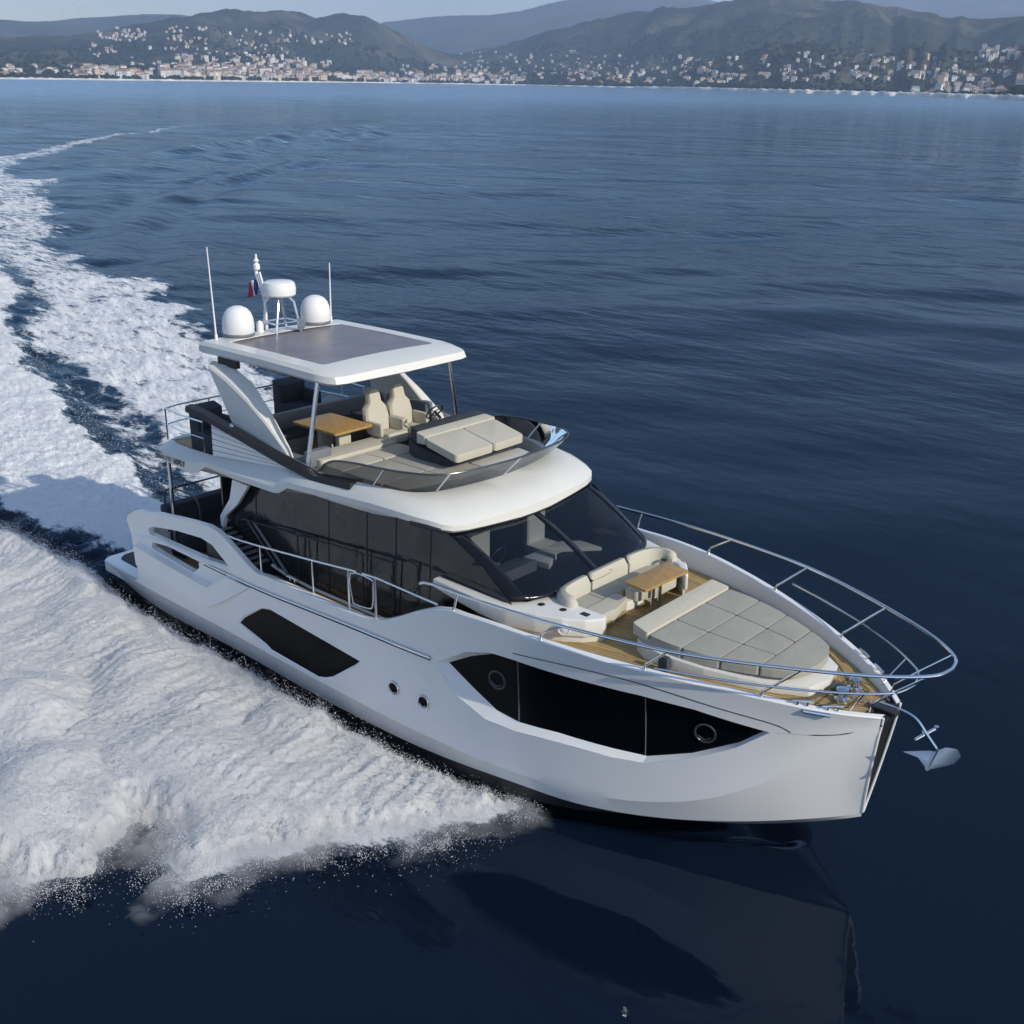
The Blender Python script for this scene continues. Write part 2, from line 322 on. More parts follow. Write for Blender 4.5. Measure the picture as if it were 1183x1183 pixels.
def sea_patch():
    A0, A1 = math.radians(94), math.radians(170); na, nr = 1150, 900
    th = np.concatenate([np.linspace(A0, A1, na), np.linspace(A1, A0 + 2 * PI, 150)[1:-1]])
    t = np.linspace(1.35, math.atan(10.6 / 13500) * .9, nr) if False else None
    dep = np.concatenate([np.linspace(math.radians(75), math.radians(50), 40)[:-1], np.linspace(math.radians(50), math.radians(.045), nr)])
    rr = 11.1 / np.tan(dep); rr = rr[rr < 14500]
    Rr, Th = np.meshgrid(rr, th, indexing='ij'); x = cx0 + Rr * np.cos(Th); y = cy0 + Rr * np.sin(Th)
    dr = np.gradient(rr)[:, None] * np.ones_like(Th); cell = np.maximum(dr, Rr * (A1 - A0) / na)
    cell[:, na:] = np.maximum(cell[:, na:], Rr[:, na:] * .034)
    dist = Rr; f, f1, f2 = foam_field(x, y)
    h = waves(x, y, cell) + wake_height(x, y, f1, f2, dist) * np.clip(2.4 - cell / 4, 0, 1)
    # the hull presses the water down under and beside it
    hd = poly_sd(x, y, [(-.3, -2.2), (11, -2.3), (13, -1.9), (15, -.9), (16.2, 0), (15, .9), (13, 1.9), (11, 2.3), (-.3, 2.2)])
    h -= .35 * sstep(-.5, .3, hd); h = h * sstep(9000, 1500, dist)
    V = np.stack([x, y, h], -1).reshape(-1, 3); n = len(th); i = np.arange(len(rr) - 1)[:, None] * n; jx = np.arange(n)[None, :]; j2 = (jx + 1) % n
    F = np.stack([i + jx, i + n + jx, i + n + j2, i + j2], -1).reshape(-1, 4)
    V = np.concatenate([V, [[cx0, cy0, 0.]]]); c = len(V) - 1
    o = np_mesh("sea", V, F, sea_mat, None, True, {"foam": np.concatenate([f.ravel(), [0]])})
    tri = np.stack([np.full(n, c), np.arange(n), (np.arange(n) + 1) % n], -1)
    return o
def make_sea_mat():
    m = bpy.data.materials.new("sea_water"); m.use_nodes = True; n = m.node_tree; n.nodes.clear(); N = n.nodes.new; L = n.links.new
    o = N("ShaderNodeOutputMaterial"); b = N("ShaderNodeBsdfPrincipled"); fo = N("ShaderNodeBsdfPrincipled"); mx = N("ShaderNodeMixShader")
    b.inputs["Base Color"].default_value = (0.0030, 0.0080, 0.019, 1); b.inputs["IOR"].default_value = 1.333; b.inputs["Specular Tint"].default_value = (.60, .74, .95, 1); b.inputs["Roughness"].default_value = 0.05
    fo.inputs["Base Color"].default_value = (0.84, 0.85, 0.85, 1); fo.inputs["Roughness"].default_value = 0.85; fo.inputs["Specular IOR Level"].default_value = .2
    g = N("ShaderNodeNewGeometry"); cd = N("ShaderNodeVectorMath"); cd.operation = 'DISTANCE'; cd.inputs[1].default_value = (cx0, cy0, 0); L(g.outputs["Position"], cd.inputs[0])
    def noise(scale, det, rgh=.55, st=(1, 1, 1), rot=0):
        mp = N("ShaderNodeMapping"); mp.inputs["Scale"].default_value = st; mp.inputs["Rotation"].default_value = (0, 0, rot); L(g.outputs["Position"], mp.inputs[0])
        t = N("ShaderNodeTexNoise"); t.inputs["Scale"].default_value = scale; t.inputs["Detail"].default_value = det; t.inputs["Roughness"].default_value = rgh; L(mp.outputs[0], t.inputs["Vector"]); return t
    def mr(src, a, b_, c, d):
        q = N("ShaderNodeMapRange"); q.inputs[1].default_value = a; q.inputs[2].default_value = b_; q.inputs[3].default_value = c; q.inputs[4].default_value = d; L(src, q.inputs[0]); return q.outputs[0]
    def mth(op, a, b_=None):
        q = N("ShaderNodeMath"); q.operation = op
        for k, v in enumerate((a, b_)):
            if v is None: continue
            if isinstance(v, (int, float)): q.inputs[k].default_value = v
            else: L(v, q.inputs[k])
        return q.outputs[0]
    # ripples: fine near, longer farther away; heights in metres
    az = math.radians(40)
    r1 = noise(1.5, 5, .55, (1, 1.8, 1), az); r2 = noise(.34, 4, .5, (1, 2.1, 1), az + .25); r3 = noise(.05, 3, .5, (1, 2.4, 1), az)
    patch = noise(.018, 3, .55, (1, 2.5, 1), az)     # calm lanes and rippled patches
    near = mr(cd.outputs["Value"], 14, 70, .22, 1.0)
    pv = mr(patch.outputs["Fac"], .36, .62, .35, 1.15)
    h1 = mth('MULTIPLY', mth('MULTIPLY', r1.outputs["Fac"], .020), mth('MULTIPLY', near, pv))
    h2 = mth('MULTIPLY', mth('MULTIPLY', r2.outputs["Fac"], .15), mth('MULTIPLY', near, pv))
    h3 = mth('MULTIPLY', mth('MULTIPLY', r3.outputs["Fac"], .9), mr(cd.outputs["Value"], 40, 200, .1, 1.0))
    bp = N("ShaderNodeBump"); bp.inputs["Strength"].default_value = 1.0; bp.inputs["Distance"].default_value = 1.0
    L(mth('ADD', mth('ADD', h1, h2), h3), bp.inputs["Height"]); L(bp.outputs[0], b.inputs["Normal"])
    L(mr(cd.outputs["Value"], 25, 900, .045, .22), b.inputs["Roughness"])
    # foam: lace of streaks whose cover follows the foam attribute
    at = N("ShaderNodeAttribute"); at.attribute_name = "foam"
    fa = noise(1.15, 7, .68, (.55, 1.6, 1), math.radians(-25)); fb = noise(5.5, 4, .7, (.7, 1.5, 1), math.radians(-20)); fc = noise(.22, 3, .5, (1, 1, 1))
    nn = mth('ADD', mth('ADD', mth('MULTIPLY', fa.outputs["Fac"], .58), mth('MULTIPLY', fb.outputs["Fac"], .27)), mth('MULTIPLY', fc.outputs["Fac"], .15))
    th = mr(at.outputs["Fac"], 0, 1, .78, .30)
    cov = mth('MULTIPLY', mr(mth('SUBTRACT', nn, th), -.025, .07, 0, 1), mr(at.outputs["Fac"], .02, .2, 0, 1))
    fb2 = N("ShaderNodeBump"); fb2.inputs["Strength"].default_value = 1; fb2.inputs["Distance"].default_value = .35; L(nn, fb2.inputs["Height"]); L(fb2.outputs[0], fo.inputs["Normal"])
    # water surface: dark body seen through the surface + sky reflected by Fresnel
    df = N("ShaderNodeBsdfDiffuse"); gl = N("ShaderNodeBsdfGlossy"); gl.inputs[0].default_value = (.74, .87, 1.0, 1); fr = N("ShaderNodeFresnel"); fr.inputs[0].default_value = 1.333
    L(bp.outputs[0], gl.inputs["Normal"]); L(bp.outputs[0], fr.inputs["Normal"]); L(mr(cd.outputs["Value"], 25, 900, .035, .20), gl.inputs["Roughness"])
    F_ = fr.outputs[0]; fac = mth('ADD', mth('MULTIPLY', F_, mth('ADD', mth('MULTIPLY', F_, .60), .34)), .019)
    wmx = N("ShaderNodeMixShader"); L(fac, wmx.inputs[0]); L(df.outputs[0], wmx.inputs[1]); L(gl.outputs[0], wmx.inputs[2])
    L(cov, mx.inputs[0]); L(wmx.outputs[0], mx.inputs[1]); L(fo.outputs[0], mx.inputs[2]); L(mx.outputs[0], o.inputs[0])
    # thin aerated water around the foam is a little paler and greener
    ae = N("ShaderNodeMix"); ae.data_type = 'RGBA'; ae.inputs[6].default_value = (0.0030, 0.0080, 0.019, 1); ae.inputs[7].default_value = (.03, .07, .12, 1)
    L(mr(at.outputs["Fac"], .2, .9, 0, .8), ae.inputs[0]); L(ae.outputs[2], df.inputs[0])
    return m
sea_mat = make_sea_mat()
sea = sea_patch(); tag(sea, kind="structure")
# ---- spray thrown out by the starboard chine
def make_spray_mat():
    m = bpy.data.materials.new("spray_foam"); m.use_nodes = True; n = m.node_tree; b = n.nodes["Principled BSDF"]; N = n.nodes.new; L = n.links.new
    b.inputs["Base Color"].default_value = (.80, .82, .84, 1); b.inputs["Roughness"].default_value = .9; b.inputs["Specular IOR Level"].default_value = .25
    tc = N("ShaderNodeNewGeometry"); t = N("ShaderNodeTexNoise"); t.inputs["Scale"].default_value = 30; t.inputs["Detail"].default_value = 6; t.inputs["Roughness"].default_value = .8; L(tc.outputs["Position"], t.inputs["Vector"])
    bp = N("ShaderNodeBump"); bp.inputs["Strength"].default_value = .8; bp.inputs["Distance"].default_value = .045; L(t.outputs["Fac"], bp.inputs["Height"]); L(bp.outputs[0], b.inputs["Normal"])
    r = N("ShaderNodeMapRange"); r.inputs[1].default_value = .28; r.inputs[2].default_value = .46; L(t.outputs["Fac"], r.inputs[0])
    mx = N("ShaderNodeMix"); mx.data_type = 'RGBA'; mx.inputs[6].default_value = (.62, .65, .70, 1); mx.inputs[7].default_value = (.93, .93, .92, 1); L(r.outputs[0], mx.inputs[0]); L(mx.outputs[2], b.inputs["Base Color"])
    tr = N("ShaderNodeBsdfTranslucent"); tr.inputs[0].default_value = (.8, .84, .88, 1); ms = N("ShaderNodeMixShader"); ms.inputs[0].default_value = .35
    o = n.nodes["Material Output"]; L(b.outputs[0], ms.inputs[1]); L(tr.outputs[0], ms.inputs[2]); L(ms.outputs[0], o.inputs[0])
    return m
spray_mat = make_spray_mat()
def spray_h(x, y):
    d = poly_sd(x, y, SP)
    n1 = fbm(x * .34 + 3, y * .34, 3, .42); n2 = fbm(x * 2.2, y * 2.2 + 5, 5, .68); n3 = fbm(x * 7, y * 7, 4, .7); 
    yh = np.interp(x, [-2, 8, 11, 12.8], [-2.5, -2.5, -2.35, -1.9]); o = np.clip(yh - y, 0, 30)      # metres outboard of the hull
    grow = sstep(13.0, 8.0, x)
    crest = np.exp(-((o - (1.0 + .42 * np.clip(12.8 - x, 0, 9))) / (.5 + .16 * np.clip(12.8 - x, 0, 9))) ** 2)
    body = .10 + grow * (.14 + .42 * crest * (.6 + .8 * (n1 + .3))) + .10 * np.exp(-(o / .5) ** 2) + .22 * sstep(3.5, 0, x) * np.exp(-((o - .5) / .6) ** 2)
    st = perlin(x * 5.5 + y * 1.2 + .8 * n1, y * .55)   # streaks thrown outboard
    h = body + (.12 + .55 * grow) * np.abs(n1) + .035 * n2 + .035 * n3 + .07 * st * np.exp(-o / 3.2) + .022 * perlin(x * 15, y * 15)
    e = sstep(-.12, .75, d + .55 * n1 + .35 * n2 + .12 * n3)
    inner_ = sstep(0, .22, d)
    e = e * sstep(-11.8, -8.5, x + .8 * n1)
    return (h + .25) * e * (.35 + .65 * inner_) - .25, e, o
def make_spray():
    gx = np.arange(-12, 13.3, .036); gy = np.arange(-13, -1.7, .036); X, Yy = np.meshgrid(gx, gy, indexing='ij')
    h, e, o = spray_h(X, Yy); keep = (e > .02); h = h + np.random.default_rng(4).normal(0, .006, h.shape) + .016 * perlin(X * 24, Yy * 24)
    px = X + .03 * perlin(X * 13, Yy * 13); py = Yy + .03 * perlin(X * 13 + 50, Yy * 13)
    idx = -np.ones(X.shape, int); q = keep[:-1, :-1] & keep[1:, :-1] & keep[:-1, 1:] & keep[1:, 1:]
    use = np.zeros(X.shape, bool)
    for a, b_ in ((0, 0), (1, 0), (0, 1), (1, 1)): use[a:X.shape[0] - 1 + a, b_:X.shape[1] - 1 + b_] |= q
    idx[use] = np.arange(use.sum()); V = np.stack([px[use], py[use], h[use]], -1)
    F = np.stack([idx[:-1, :-1][q], idx[1:, :-1][q], idx[1:, 1:][q], idx[:-1, 1:][q]], -1)
    o_ = np_mesh("bow_spray", V, F, spray_mat); tag(o_, kind="stuff")
    # flying drops: small faceted beads, thick over the sheet and thinning past its edge
    r = np.random.default_rng(3)
    def drops(n, xr, yr, dens, hfun, smin, smax):
        x = r.uniform(*xr, n); y = r.uniform(*yr, n); p = dens(x, y); k = r.random(n) < p; x, y = x[k], y[k]
        z = hfun(x, y); s = smin + (smax - smin) * r.random(len(x)) ** 3; return x, y, z, s
    def d1(x, y): d = poly_sd(x, y, SP); n = fbm(x * .9, y * .9, 4, .6); ib = np.interp(x, [-9, 8, 11, 12.8], [-2.75, -2.75, -2.6, -2.1]); return (y < ib) * np.exp(-np.clip(-(d + .75 * n), 0, 9) / .17) * (.25 + .75 * sstep(-.15, .3, fbm(x * 2.6 + 31, y * 2.6, 3, .6))) * sstep(-1.5, 0, d + .3) * (1 - .82 * sstep(.3, 1.5, d))
    def h1(x, y): h, e, o = spray_h(x, y); return np.maximum(h, 0) + .02 + r.exponential(.07, len(x)) * (.4 + sstep(13, 8, x))
    D = [drops(1500000, (-9, 13.2), (-11.5, -1.8), d1, h1, .0028, .0085)]
    def d2(x, y): return .5 * sstep(-1.2, .6, poly_sd(x, y, F2) + fbm(x, y, 3))
    D.append(drops(45000, (-26, -.6), (-1.5, 9), d2, lambda x, y: .1 + r.exponential(.12, len(x)), .006, .014))
    x, y, z, s = (np.concatenate([d[k] for d in D]) for k in range(4)); n = len(x)
    base = np.array([[1, 1, 1], [1, -1, -1], [-1, 1, -1], [-1, -1, 1]]) * .8
    a = r.uniform(0, 6.28, n); ca, sa = np.cos(a)[:, None], np.sin(a)[:, None]
    bx = base[None, :, 0] * ca - base[None, :, 1] * sa; by = base[None, :, 0] * sa + base[None, :, 1] * ca; bz = np.broadcast_to(base[None, :, 2], bx.shape)
    V = np.stack([x[:, None] + bx * s[:, None], y[:, None] + by * s[:, None], z[:, None] + bz * s[:, None]], -1).reshape(-1, 3)
    i = (np.arange(n) * 4)[:, None, None]; F = (i + np.array([[0, 1, 2], [0, 3, 1], [0, 2, 3], [1, 3, 2]])[None]).reshape(-1, 3)
    o_ = np_mesh("spray_drops", V, F, drop_mat); tag(o_, kind="stuff"); print("drops", n)
def make_mist():
    gx = np.arange(-11, 13.6, .07); gy = np.arange(-12.2, -1.9, .07); X, Yy = np.meshgrid(gx, gy, indexing='ij')
    h, e, o = spray_h(X, Yy); d = poly_sd(X, Yy, SP); n = fbm(X * .8 + 4, Yy * .8, 4, .55); n2 = fbm(X * 2.3, Yy * 2.3 + 8, 3, .6)
    g_ = .25 + .75 * sstep(12.8, 8.5, X)
    m = g_ * np.clip(.42 * sstep(-.60, .35, d + .8 * n + .3 * n2) * (.55 + .9 * n + .4 * n2), 0, 1) * sstep(.0, .5, o - .15) * sstep(-11, -9, X) * sstep(-12.2, -11, Yy)
    m = m * (1 - .75 * sstep(.2, 1.2, d)); lo = np.maximum(h - .03, .05); hi = lo + .002 + m; keep = m > .0004; lab = -np.ones(X.shape, int)
    q = keep[:-1, :-1] & keep[1:, :-1] & keep[:-1, 1:] & keep[1:, 1:]; use = np.zeros(X.shape, bool)
    for a, b_ in ((0, 0), (1, 0), (0, 1), (1, 1)): use[a:X.shape[0] - 1 + a, b_:X.shape[1] - 1 + b_] |= q
    full_ = np.zeros(X.shape, int)
    for a, b_ in ((0, 0), (1, 0), (0, 1), (1, 1)): full_[a:X.shape[0] - 1 + a, b_:X.shape[1] - 1 + b_] += q
    hi = np.where(full_ < 4, lo, hi); lab[use] = np.arange(use.sum()); N_ = int(use.sum()); V = np.concatenate([np.stack([X[use], Yy[use], hi[use]], -1), np.stack([X[use], Yy[use], lo[use]], -1)])
    a, b_, c, d_ = lab[:-1, :-1][q], lab[1:, :-1][q], lab[1:, 1:][q], lab[:-1, 1:][q]
    F = [np.stack([a, b_, c, d_], -1), np.stack([d_, c, b_, a], -1) + N_]
    m_ = bpy.data.materials.new("spray_mist"); m_.use_nodes = True; nn = m_.node_tree; nn.nodes.clear(); oo = nn.nodes.new("ShaderNodeOutputMaterial"); vv = nn.nodes.new("ShaderNodeVolumePrincipled")
    vv.inputs["Color"].default_value = (1, 1, 1, 1); vv.inputs["Density"].default_value = 2.2; vv.inputs["Anisotropy"].default_value = .1; nn.links.new(vv.outputs[0], oo.inputs["Volume"])
    o_ = np_mesh("spray_mist", V, np.concatenate(F), m_); tag(o_, kind="stuff")
make_mist()
drop_mat = mat("spray_drop", (.85, .87, .9), .5)
make_spray()
# ================================================================== COAST, HILLS, TOWN
CZ = CAM.z
def prof(T): a = np.array(sorted(T)); return lambda az: np.interp(az, a[:, 0], a[:, 1])
coast = prof([(200, 2300), (156.5, 2400), (149.16, 2700), (143.41, 3050), (137.38, 3700), (131.19, 3700), (124.98, 3000), (118.88, 2150), (113.02, 1760), (108.11, 1430), (60, 1200)])
ridgeT = prof([(200, .02), (165, .022), (156.32, .0258), (154.31, .025), (151.64, .0285), (150.04, .0314), (148.48, .0353), (146.92, .0423), (145.0, .0484), (142.26, .0515), (141.45, .0506), (140.68, .0464), (139.48, .0501), (138.49, .048), (137.86, .0437), (135.43, .0243), (134.6, .021), (133.67, .0215), (131.91, .028), (129.83, .0397), (127.56, .0488), (125.76, .0537), (122.93, .0606), (121.76, .0658), (119.27, .0692), (116.19, .0667), (113.9, .0617), (112.0, .0542), (110.18, .0523), (108.69, .0553), (106.07, .0573), (95, .05), (60, .04)])
ridgeD = prof([(200, 4600), (156, 4600), (145, 5000), (138, 5200), (134, 5600), (128, 5200), (122, 4600), (112, 4200), (105, 4000), (60, 3800)])
def hill_h(az, d):
    """terrain height above the water at bearing az (degrees) and distance d"""
    c = coast(az) * (1 + .012 * perlin(az * 1.7, az * 0 + 3.3)); R = ridgeD(az) * (1 + .03 * perlin(az * .6, az * 0 + 8)); H = ridgeT(az) * R + CZ
    t = (d - c) / (R - c); tt = np.clip(t, 0, 1)
    x = d * np.cos(np.radians(az)); y = d * np.sin(np.radians(az))
    rise = np.where(t < 0, -6, 3 + (H - 3) * (.16 * tt + .84 * tt ** 1.7 * (1 - .12 * np.sin(PI * tt))))
    back = H * (1 - .55 * sstep(1, 1.9, t)); h = np.where(t > 1, back, rise)
    rid = 1 - np.abs(perlin(x * .0013 + y * .0003, y * .0011)) * 1.6; rid2 = 1 - np.abs(perlin(x * .0034, y * .0034 + 7)) * 1.6
    rid3 = 1 - np.abs(perlin(az * .55 + .9 * perlin(az * .4, tt * 2.2), tt * 1.6 + 5)) * 1.8
    env = np.clip(t, 0, 1) * np.clip(1.08 - t, 0, 1) * 4
    h = h + np.where(t > 0, H * env * (.26 * (rid - .75) + .11 * (rid2 - .7) + .07 * (rid3 - .75)) + (2 + 10 * tt) * fbm(x * .012, y * .012, 4), 0)
    h = h + np.where((t > .02), 2.5, 0) * sstep(.0, .05, t); ef = sstep(205, 176, az) * sstep(75, 92, az)
    return np.where(h > 0, h * ef - 3 * (1 - ef), h)
def land_mat(name, c1, c2, c3, sc=.004):
    m = bpy.data.materials.new(name); m.use_nodes = True; n = m.node_tree; b = n.nodes["Principled BSDF"]; N = n.nodes.new; L = n.links.new
    g = N("ShaderNodeNewGeometry"); t = N("ShaderNodeTexNoise"); t.inputs["Scale"].default_value = sc; t.inputs["Detail"].default_value = 9; t.inputs["Roughness"].default_value = .62; L(g.outputs["Position"], t.inputs["Vector"])
    r = N("ShaderNodeValToRGB"); r.color_ramp.elements[0].position = .36; r.color_ramp.elements[0].color = (*c1, 1); r.color_ramp.elements[1].position = .66; r.color_ramp.elements[1].color = (*c3, 1)
    e = r.color_ramp.elements.new(.5); e.color = (*c2, 1); L(t.outputs["Fac"], r.inputs[0]); L(r.outputs[0], b.inputs["Base Color"])
    b.inputs["Roughness"].default_value = .95; b.inputs["Specular IOR Level"].default_value = .1
    t2 = N("ShaderNodeTexNoise"); t2.inputs["Scale"].default_value = .045; t2.inputs["Detail"].default_value = 5; L(g.outputs["Position"], t2.inputs["Vector"])
    bp = N("ShaderNodeBump"); bp.inputs["Strength"].default_value = .8; bp.inputs["Distance"].default_value = 25; L(t2.outputs["Fac"], bp.inputs["Height"]); L(bp.outputs[0], b.inputs["Normal"])
    return m
hm = land_mat("wooded_hill", (.018, .024, .015), (.038, .044, .028), (.13, .115, .08), .0045)
def polar_mesh(name, az0, az1, na, ds, hf, m):
    az = np.linspace(az0, az1, na); D, A = np.meshgrid(ds, az, indexing='ij'); h = hf(A, D)
    V = np.stack([cx0 + D * np.cos(np.radians(A)), cy0 + D * np.sin(np.radians(A)), h], -1).reshape(-1, 3)
    i = np.arange(len(ds) - 1)[:, None] * na; j = np.arange(na - 1)[None]
    F = np.stack([i + j, i + na + j, i + na + j + 1, i + j + 1], -1).reshape(-1, 4)
    o = np_mesh(name, V, F, m); tag(o, kind="structure"); return o
polar_mesh("hills", 206, 74, 1150, np.concatenate([np.linspace(1250, 4200, 150), np.linspace(4240, 6200, 60), np.linspace(6300, 8200, 20)]), hill_h, hm)
def far_ridge(name, T, D0, m, az0, az1, seed, rough=.02):
    p = prof(T)
    def hf(az, d):
        R = D0; H = p(az) * R + CZ; t = (d - R * .8) / (R * .2); x = d * np.cos(np.radians(az)); y = d * np.sin(np.radians(az))
        rid = 1 - np.abs(perlin(x * .0009 + seed, y * .0009)) * 1.7
        return np.where(t < 0, 0, 0) + H * np.where(t < 1, np.clip(t, 0, 1) ** .8, 1 - .5 * (t - 1)) + H * np.clip(t, 0, 1) * np.clip(1.02 - t, 0, 1) * .6 * (rid - .6) + rough * H * .3 * perlin(az * 6.0 + seed, az * 0) + 8 * fbm(x * .004, y * .004 + seed, 3) * np.clip(t, 0, 1)
    return polar_mesh(name, az0, az1, 420, np.linspace(D0 * .8, D0 * 1.25, 60), hf, m)
fm = land_mat("far_hill", (.03, .036, .026), (.05, .055, .042), (.10, .095, .075), .002)
far_ridge("far_hills", [(175, .03), (156.87, .0372), (154.22, .0365), (152.84, .0367), (150.66, .0409), (148.87, .0437), (146.9, .0454), (144.76, .0427), (142.1, .0324), (139, .02)], 8200, fm, 175, 139, 1.3)
far_ridge("middle_mountains", [(143, .02), (140.12, .0331), (137.46, .0438), (135.0, .0486), (132.85, .0506), (131.23, .0539), (129.86, .0608), (128.41, .0647), (126.4, .0671), (123.19, .0663), (120.79, .0602), (118.03, .0554), (115.38, .05)], 9500, fm, 143, 115, 5.1)
far_ridge("far_mountains", [(126, .03), (123.11, .0445), (119.21, .0578), (116.93, .0642), (115.44, .0679), (113.19, .0654), (111.01, .0658), (108.79, .0666), (106.17, .0667), (95, .06)], 11500, fm, 127, 93, 9.7)
# shoreline: pale beach and breakwater stone
bm_ = mat("beach_stone", (.70, .68, .62), .95, var=(.02, .3))
az = np.linspace(172, 93, 900); r = np.random.default_rng(8); V = []; F = []
hh = lambda a: 2.6 + 2.8 * np.abs(perlin(a * 9, a * 0 + 4)) + (2.6 * sstep(127, 123, a))
c0 = coast(az) * (1 + .012 * perlin(az * 1.7, az * 0 + 3.3)); R_ = []
for off, zf in ((-34, -1), (-26, .6), (-14, 1.0), (30, 1.0), (60, .2)):
    d = c0 + off + 5 * perlin(az * 14, az * 0 + off); R_.append(np.stack([cx0 + d * np.cos(np.radians(az)), cy0 + d * np.sin(np.radians(az)), np.where(zf < 0, -2, hh(az) * zf)], -1))
V = np.concatenate(R_); n = len(az); i = np.arange(4)[:, None] * n; j = np.arange(n - 1)[None]; F = np.stack([i + j, i + j + 1, i + n + j + 1, i + n + j], -1).reshape(-1, 4)
o = np_mesh("shore_rocks", V, F[:, ::-1], bm_, None, False); tag(o, kind="stuff")
# ---- town: every house its own object (the 300 that show largest), the rest one mass
pal = [mat("house_wall", c, .85) for c in ((.74, .70, .62), (.82, .81, .78), (.68, .56, .40), (.70, .54, .44), (.76, .68, .50), (.58, .58, .58))]
roofm = [mat("house_roof", c, .9) for c in ((.26, .13, .085), (.34, .20, .13), (.30, .28, .26))]
winm = mat("house_window", (.05, .055, .06), .4)
def house_geo(wd, dp, ht, flat, rows):
    """walls + rows of windows + pitched or flat roof, base at z=0 sunk a little"""
    v = []; f = []; mi = []
    def quad(P, k): o = len(v); v.extend(P); f.append(tuple(range(o, o + len(P)))); mi.append(k)
    a, b_ = wd / 2, dp / 2; c = [(-a, -b_), (a, -b_), (a, b_), (-a, b_)]
    for i in range(4):
        p, q = c[i], c[(i + 1) % 4]; quad([(p[0], p[1], -6), (q[0], q[1], -6), (q[0], q[1], ht), (p[0], p[1], ht)], 0)
        L_ = math.hypot(q[0] - p[0], q[1] - p[1]); nx = max(1, int(L_ / 4)); ux, uy = (q[0] - p[0]) / L_, (q[1] - p[1]) / L_; ox, oy = uy * .06, -ux * .06
        for rr_ in range(rows):
            z = 1.0 + rr_ * 3.1
            if z + 1.5 > ht: break
            for k in range(nx):
                s0 = (k + .28) * L_ / nx; s1 = (k + .72) * L_ / nx
                quad([(p[0] + ux * s0 + ox, p[1] + uy * s0 + oy, z), (p[0] + ux * s1 + ox, p[1] + uy * s1 + oy, z), (p[0] + ux * s1 + ox, p[1] + uy * s1 + oy, z + 1.5), (p[0] + ux * s0 + ox, p[1] + uy * s0 + oy, z + 1.5)], 2)
    e = .5; a += e; b_ += e
    if flat: quad([(-a, -b_, ht), (a, -b_, ht), (a, -b_, ht + .5), (-a, -b_, ht + .5)], 1); quad([(-a, b_, ht), (-a, b_, ht + .5), (a, b_, ht + .5), (a, b_, ht)], 1); quad([(-a, -b_, ht), (-a, -b_, ht + .5), (-a, b_, ht + .5), (-a, b_, ht)], 1); quad([(a, -b_, ht), (a, b_, ht), (a, b_, ht + .5), (a, -b_, ht + .5)], 1); quad([(-a, -b_, ht + .5), (a, -b_, ht + .5), (a, b_, ht + .5), (-a, b_, ht + .5)], 1)
    else:
        rz = ht + dp * .24; g = a * .35
        quad([(-a, -b_, ht), (a, -b_, ht), (a - g, 0, rz), (-a + g, 0, rz)], 1); quad([(a, b_, ht), (-a, b_, ht), (-a + g, 0, rz), (a - g, 0, rz)], 1); quad([(-a, b_, ht), (-a, -b_, ht), (-a + g, 0, rz)], 1); quad([(a, -b_, ht), (a, b_, ht), (a - g, 0, rz)], 1)
    return v, f, mi
r = np.random.default_rng(21); H = []
# clusters: (az0, az1, inland fraction 0..1 range, count, kind: 0 villas, 1 town blocks)
CL = [(151.5,131,-.0045,.0015,330,1),(147.2,140,0,.012,150,1),(145,141.8,.010,.024,60,0),(152.8,151.6,.028,.033,22,0),(150.3,148.3,.024,.034,60,0),(150.8,149.3,.012,.022,26,0),(147.5,145.6,.018,.036,44,0),(145,138.8,.024,.033,46,0),(155.5,151.5,-.003,.004,34,0),
      (149,142,.002,.018,70,0),(137,131.5,-.002,.010,130,0),(134,126,-.001,.022,150,0),(129,121,-.002,.018,130,0),(121.5,111,.002,.022,130,0),(113,105.5,-.006,.014,110,0),(110.6,106.5,.018,.028,50,1)]
_dd = np.linspace(0, 1, 160)
for a0, a1, e0, e1, cnt, kd in CL:
    for _ in range(cnt):
        az_ = r.uniform(a1, a0); te = e0 + (e1 - e0) * r.random() ** 1.2
        if perlin(np.array([az_ * 2.3]), np.array([te * 160.]))[0] < -.25 and kd == 0: continue
        c_ = float(coast(az_) * (1 + .012 * perlin(np.array([az_ * 1.7]), np.array([3.3]))[0])); ds_ = c_ + 45 + _dd * (float(ridgeD(az_)) - c_ - 45); hs_ = hill_h(np.full(160, az_), ds_)
        k_ = int(np.argmax((hs_ - CZ) / ds_ >= te)); d_ = float(ds_[k_]) + r.uniform(0, 18); z_ = float(hill_h(np.array([az_]), np.array([d_]))[0])
        if k_ == 0 and (hs_[0] - CZ) / ds_[0] < te: continue
        if kd == 1 and r.random() < .7: wd, dp, ht = r.uniform(11, 22), r.uniform(10, 14), r.choice([9.5, 12.5, 15.5, 18.5])
        else: wd, dp, ht = r.uniform(9, 16), r.uniform(8, 12), r.choice([6.4, 7, 9.6])
        if te > .008: k3 = r.uniform(.38, .85); wd *= k3; dp *= k3; ht *= .85
        if d_ < 2300: wd *= .72; dp *= .72; ht *= .8
        H.append([az_, d_, z_, wd, dp, ht, kd, r.choice([0, 0, 1, 1, 1, 2, 3, 4, 5]), r.integers(0, 3), r.uniform(-.6, .6)])
H.sort(key=lambda q: -(q[3] * q[5]) / q[1] ** 2)
inview = [q for q in H if 106.5 < q[0] < 155.8]
big = inview[:300]; rest = [q for q in H if not any(q is b_ for b_ in big)]
WN = ["cream", "white", "ochre", "pink", "yellow", "grey"]; protos = {}
def place(q): a_ = math.radians(q[0]); return cx0 + q[1] * math.cos(a_), cy0 + q[1] * math.sin(a_), q[2], a_ + PI / 2 + q[9]
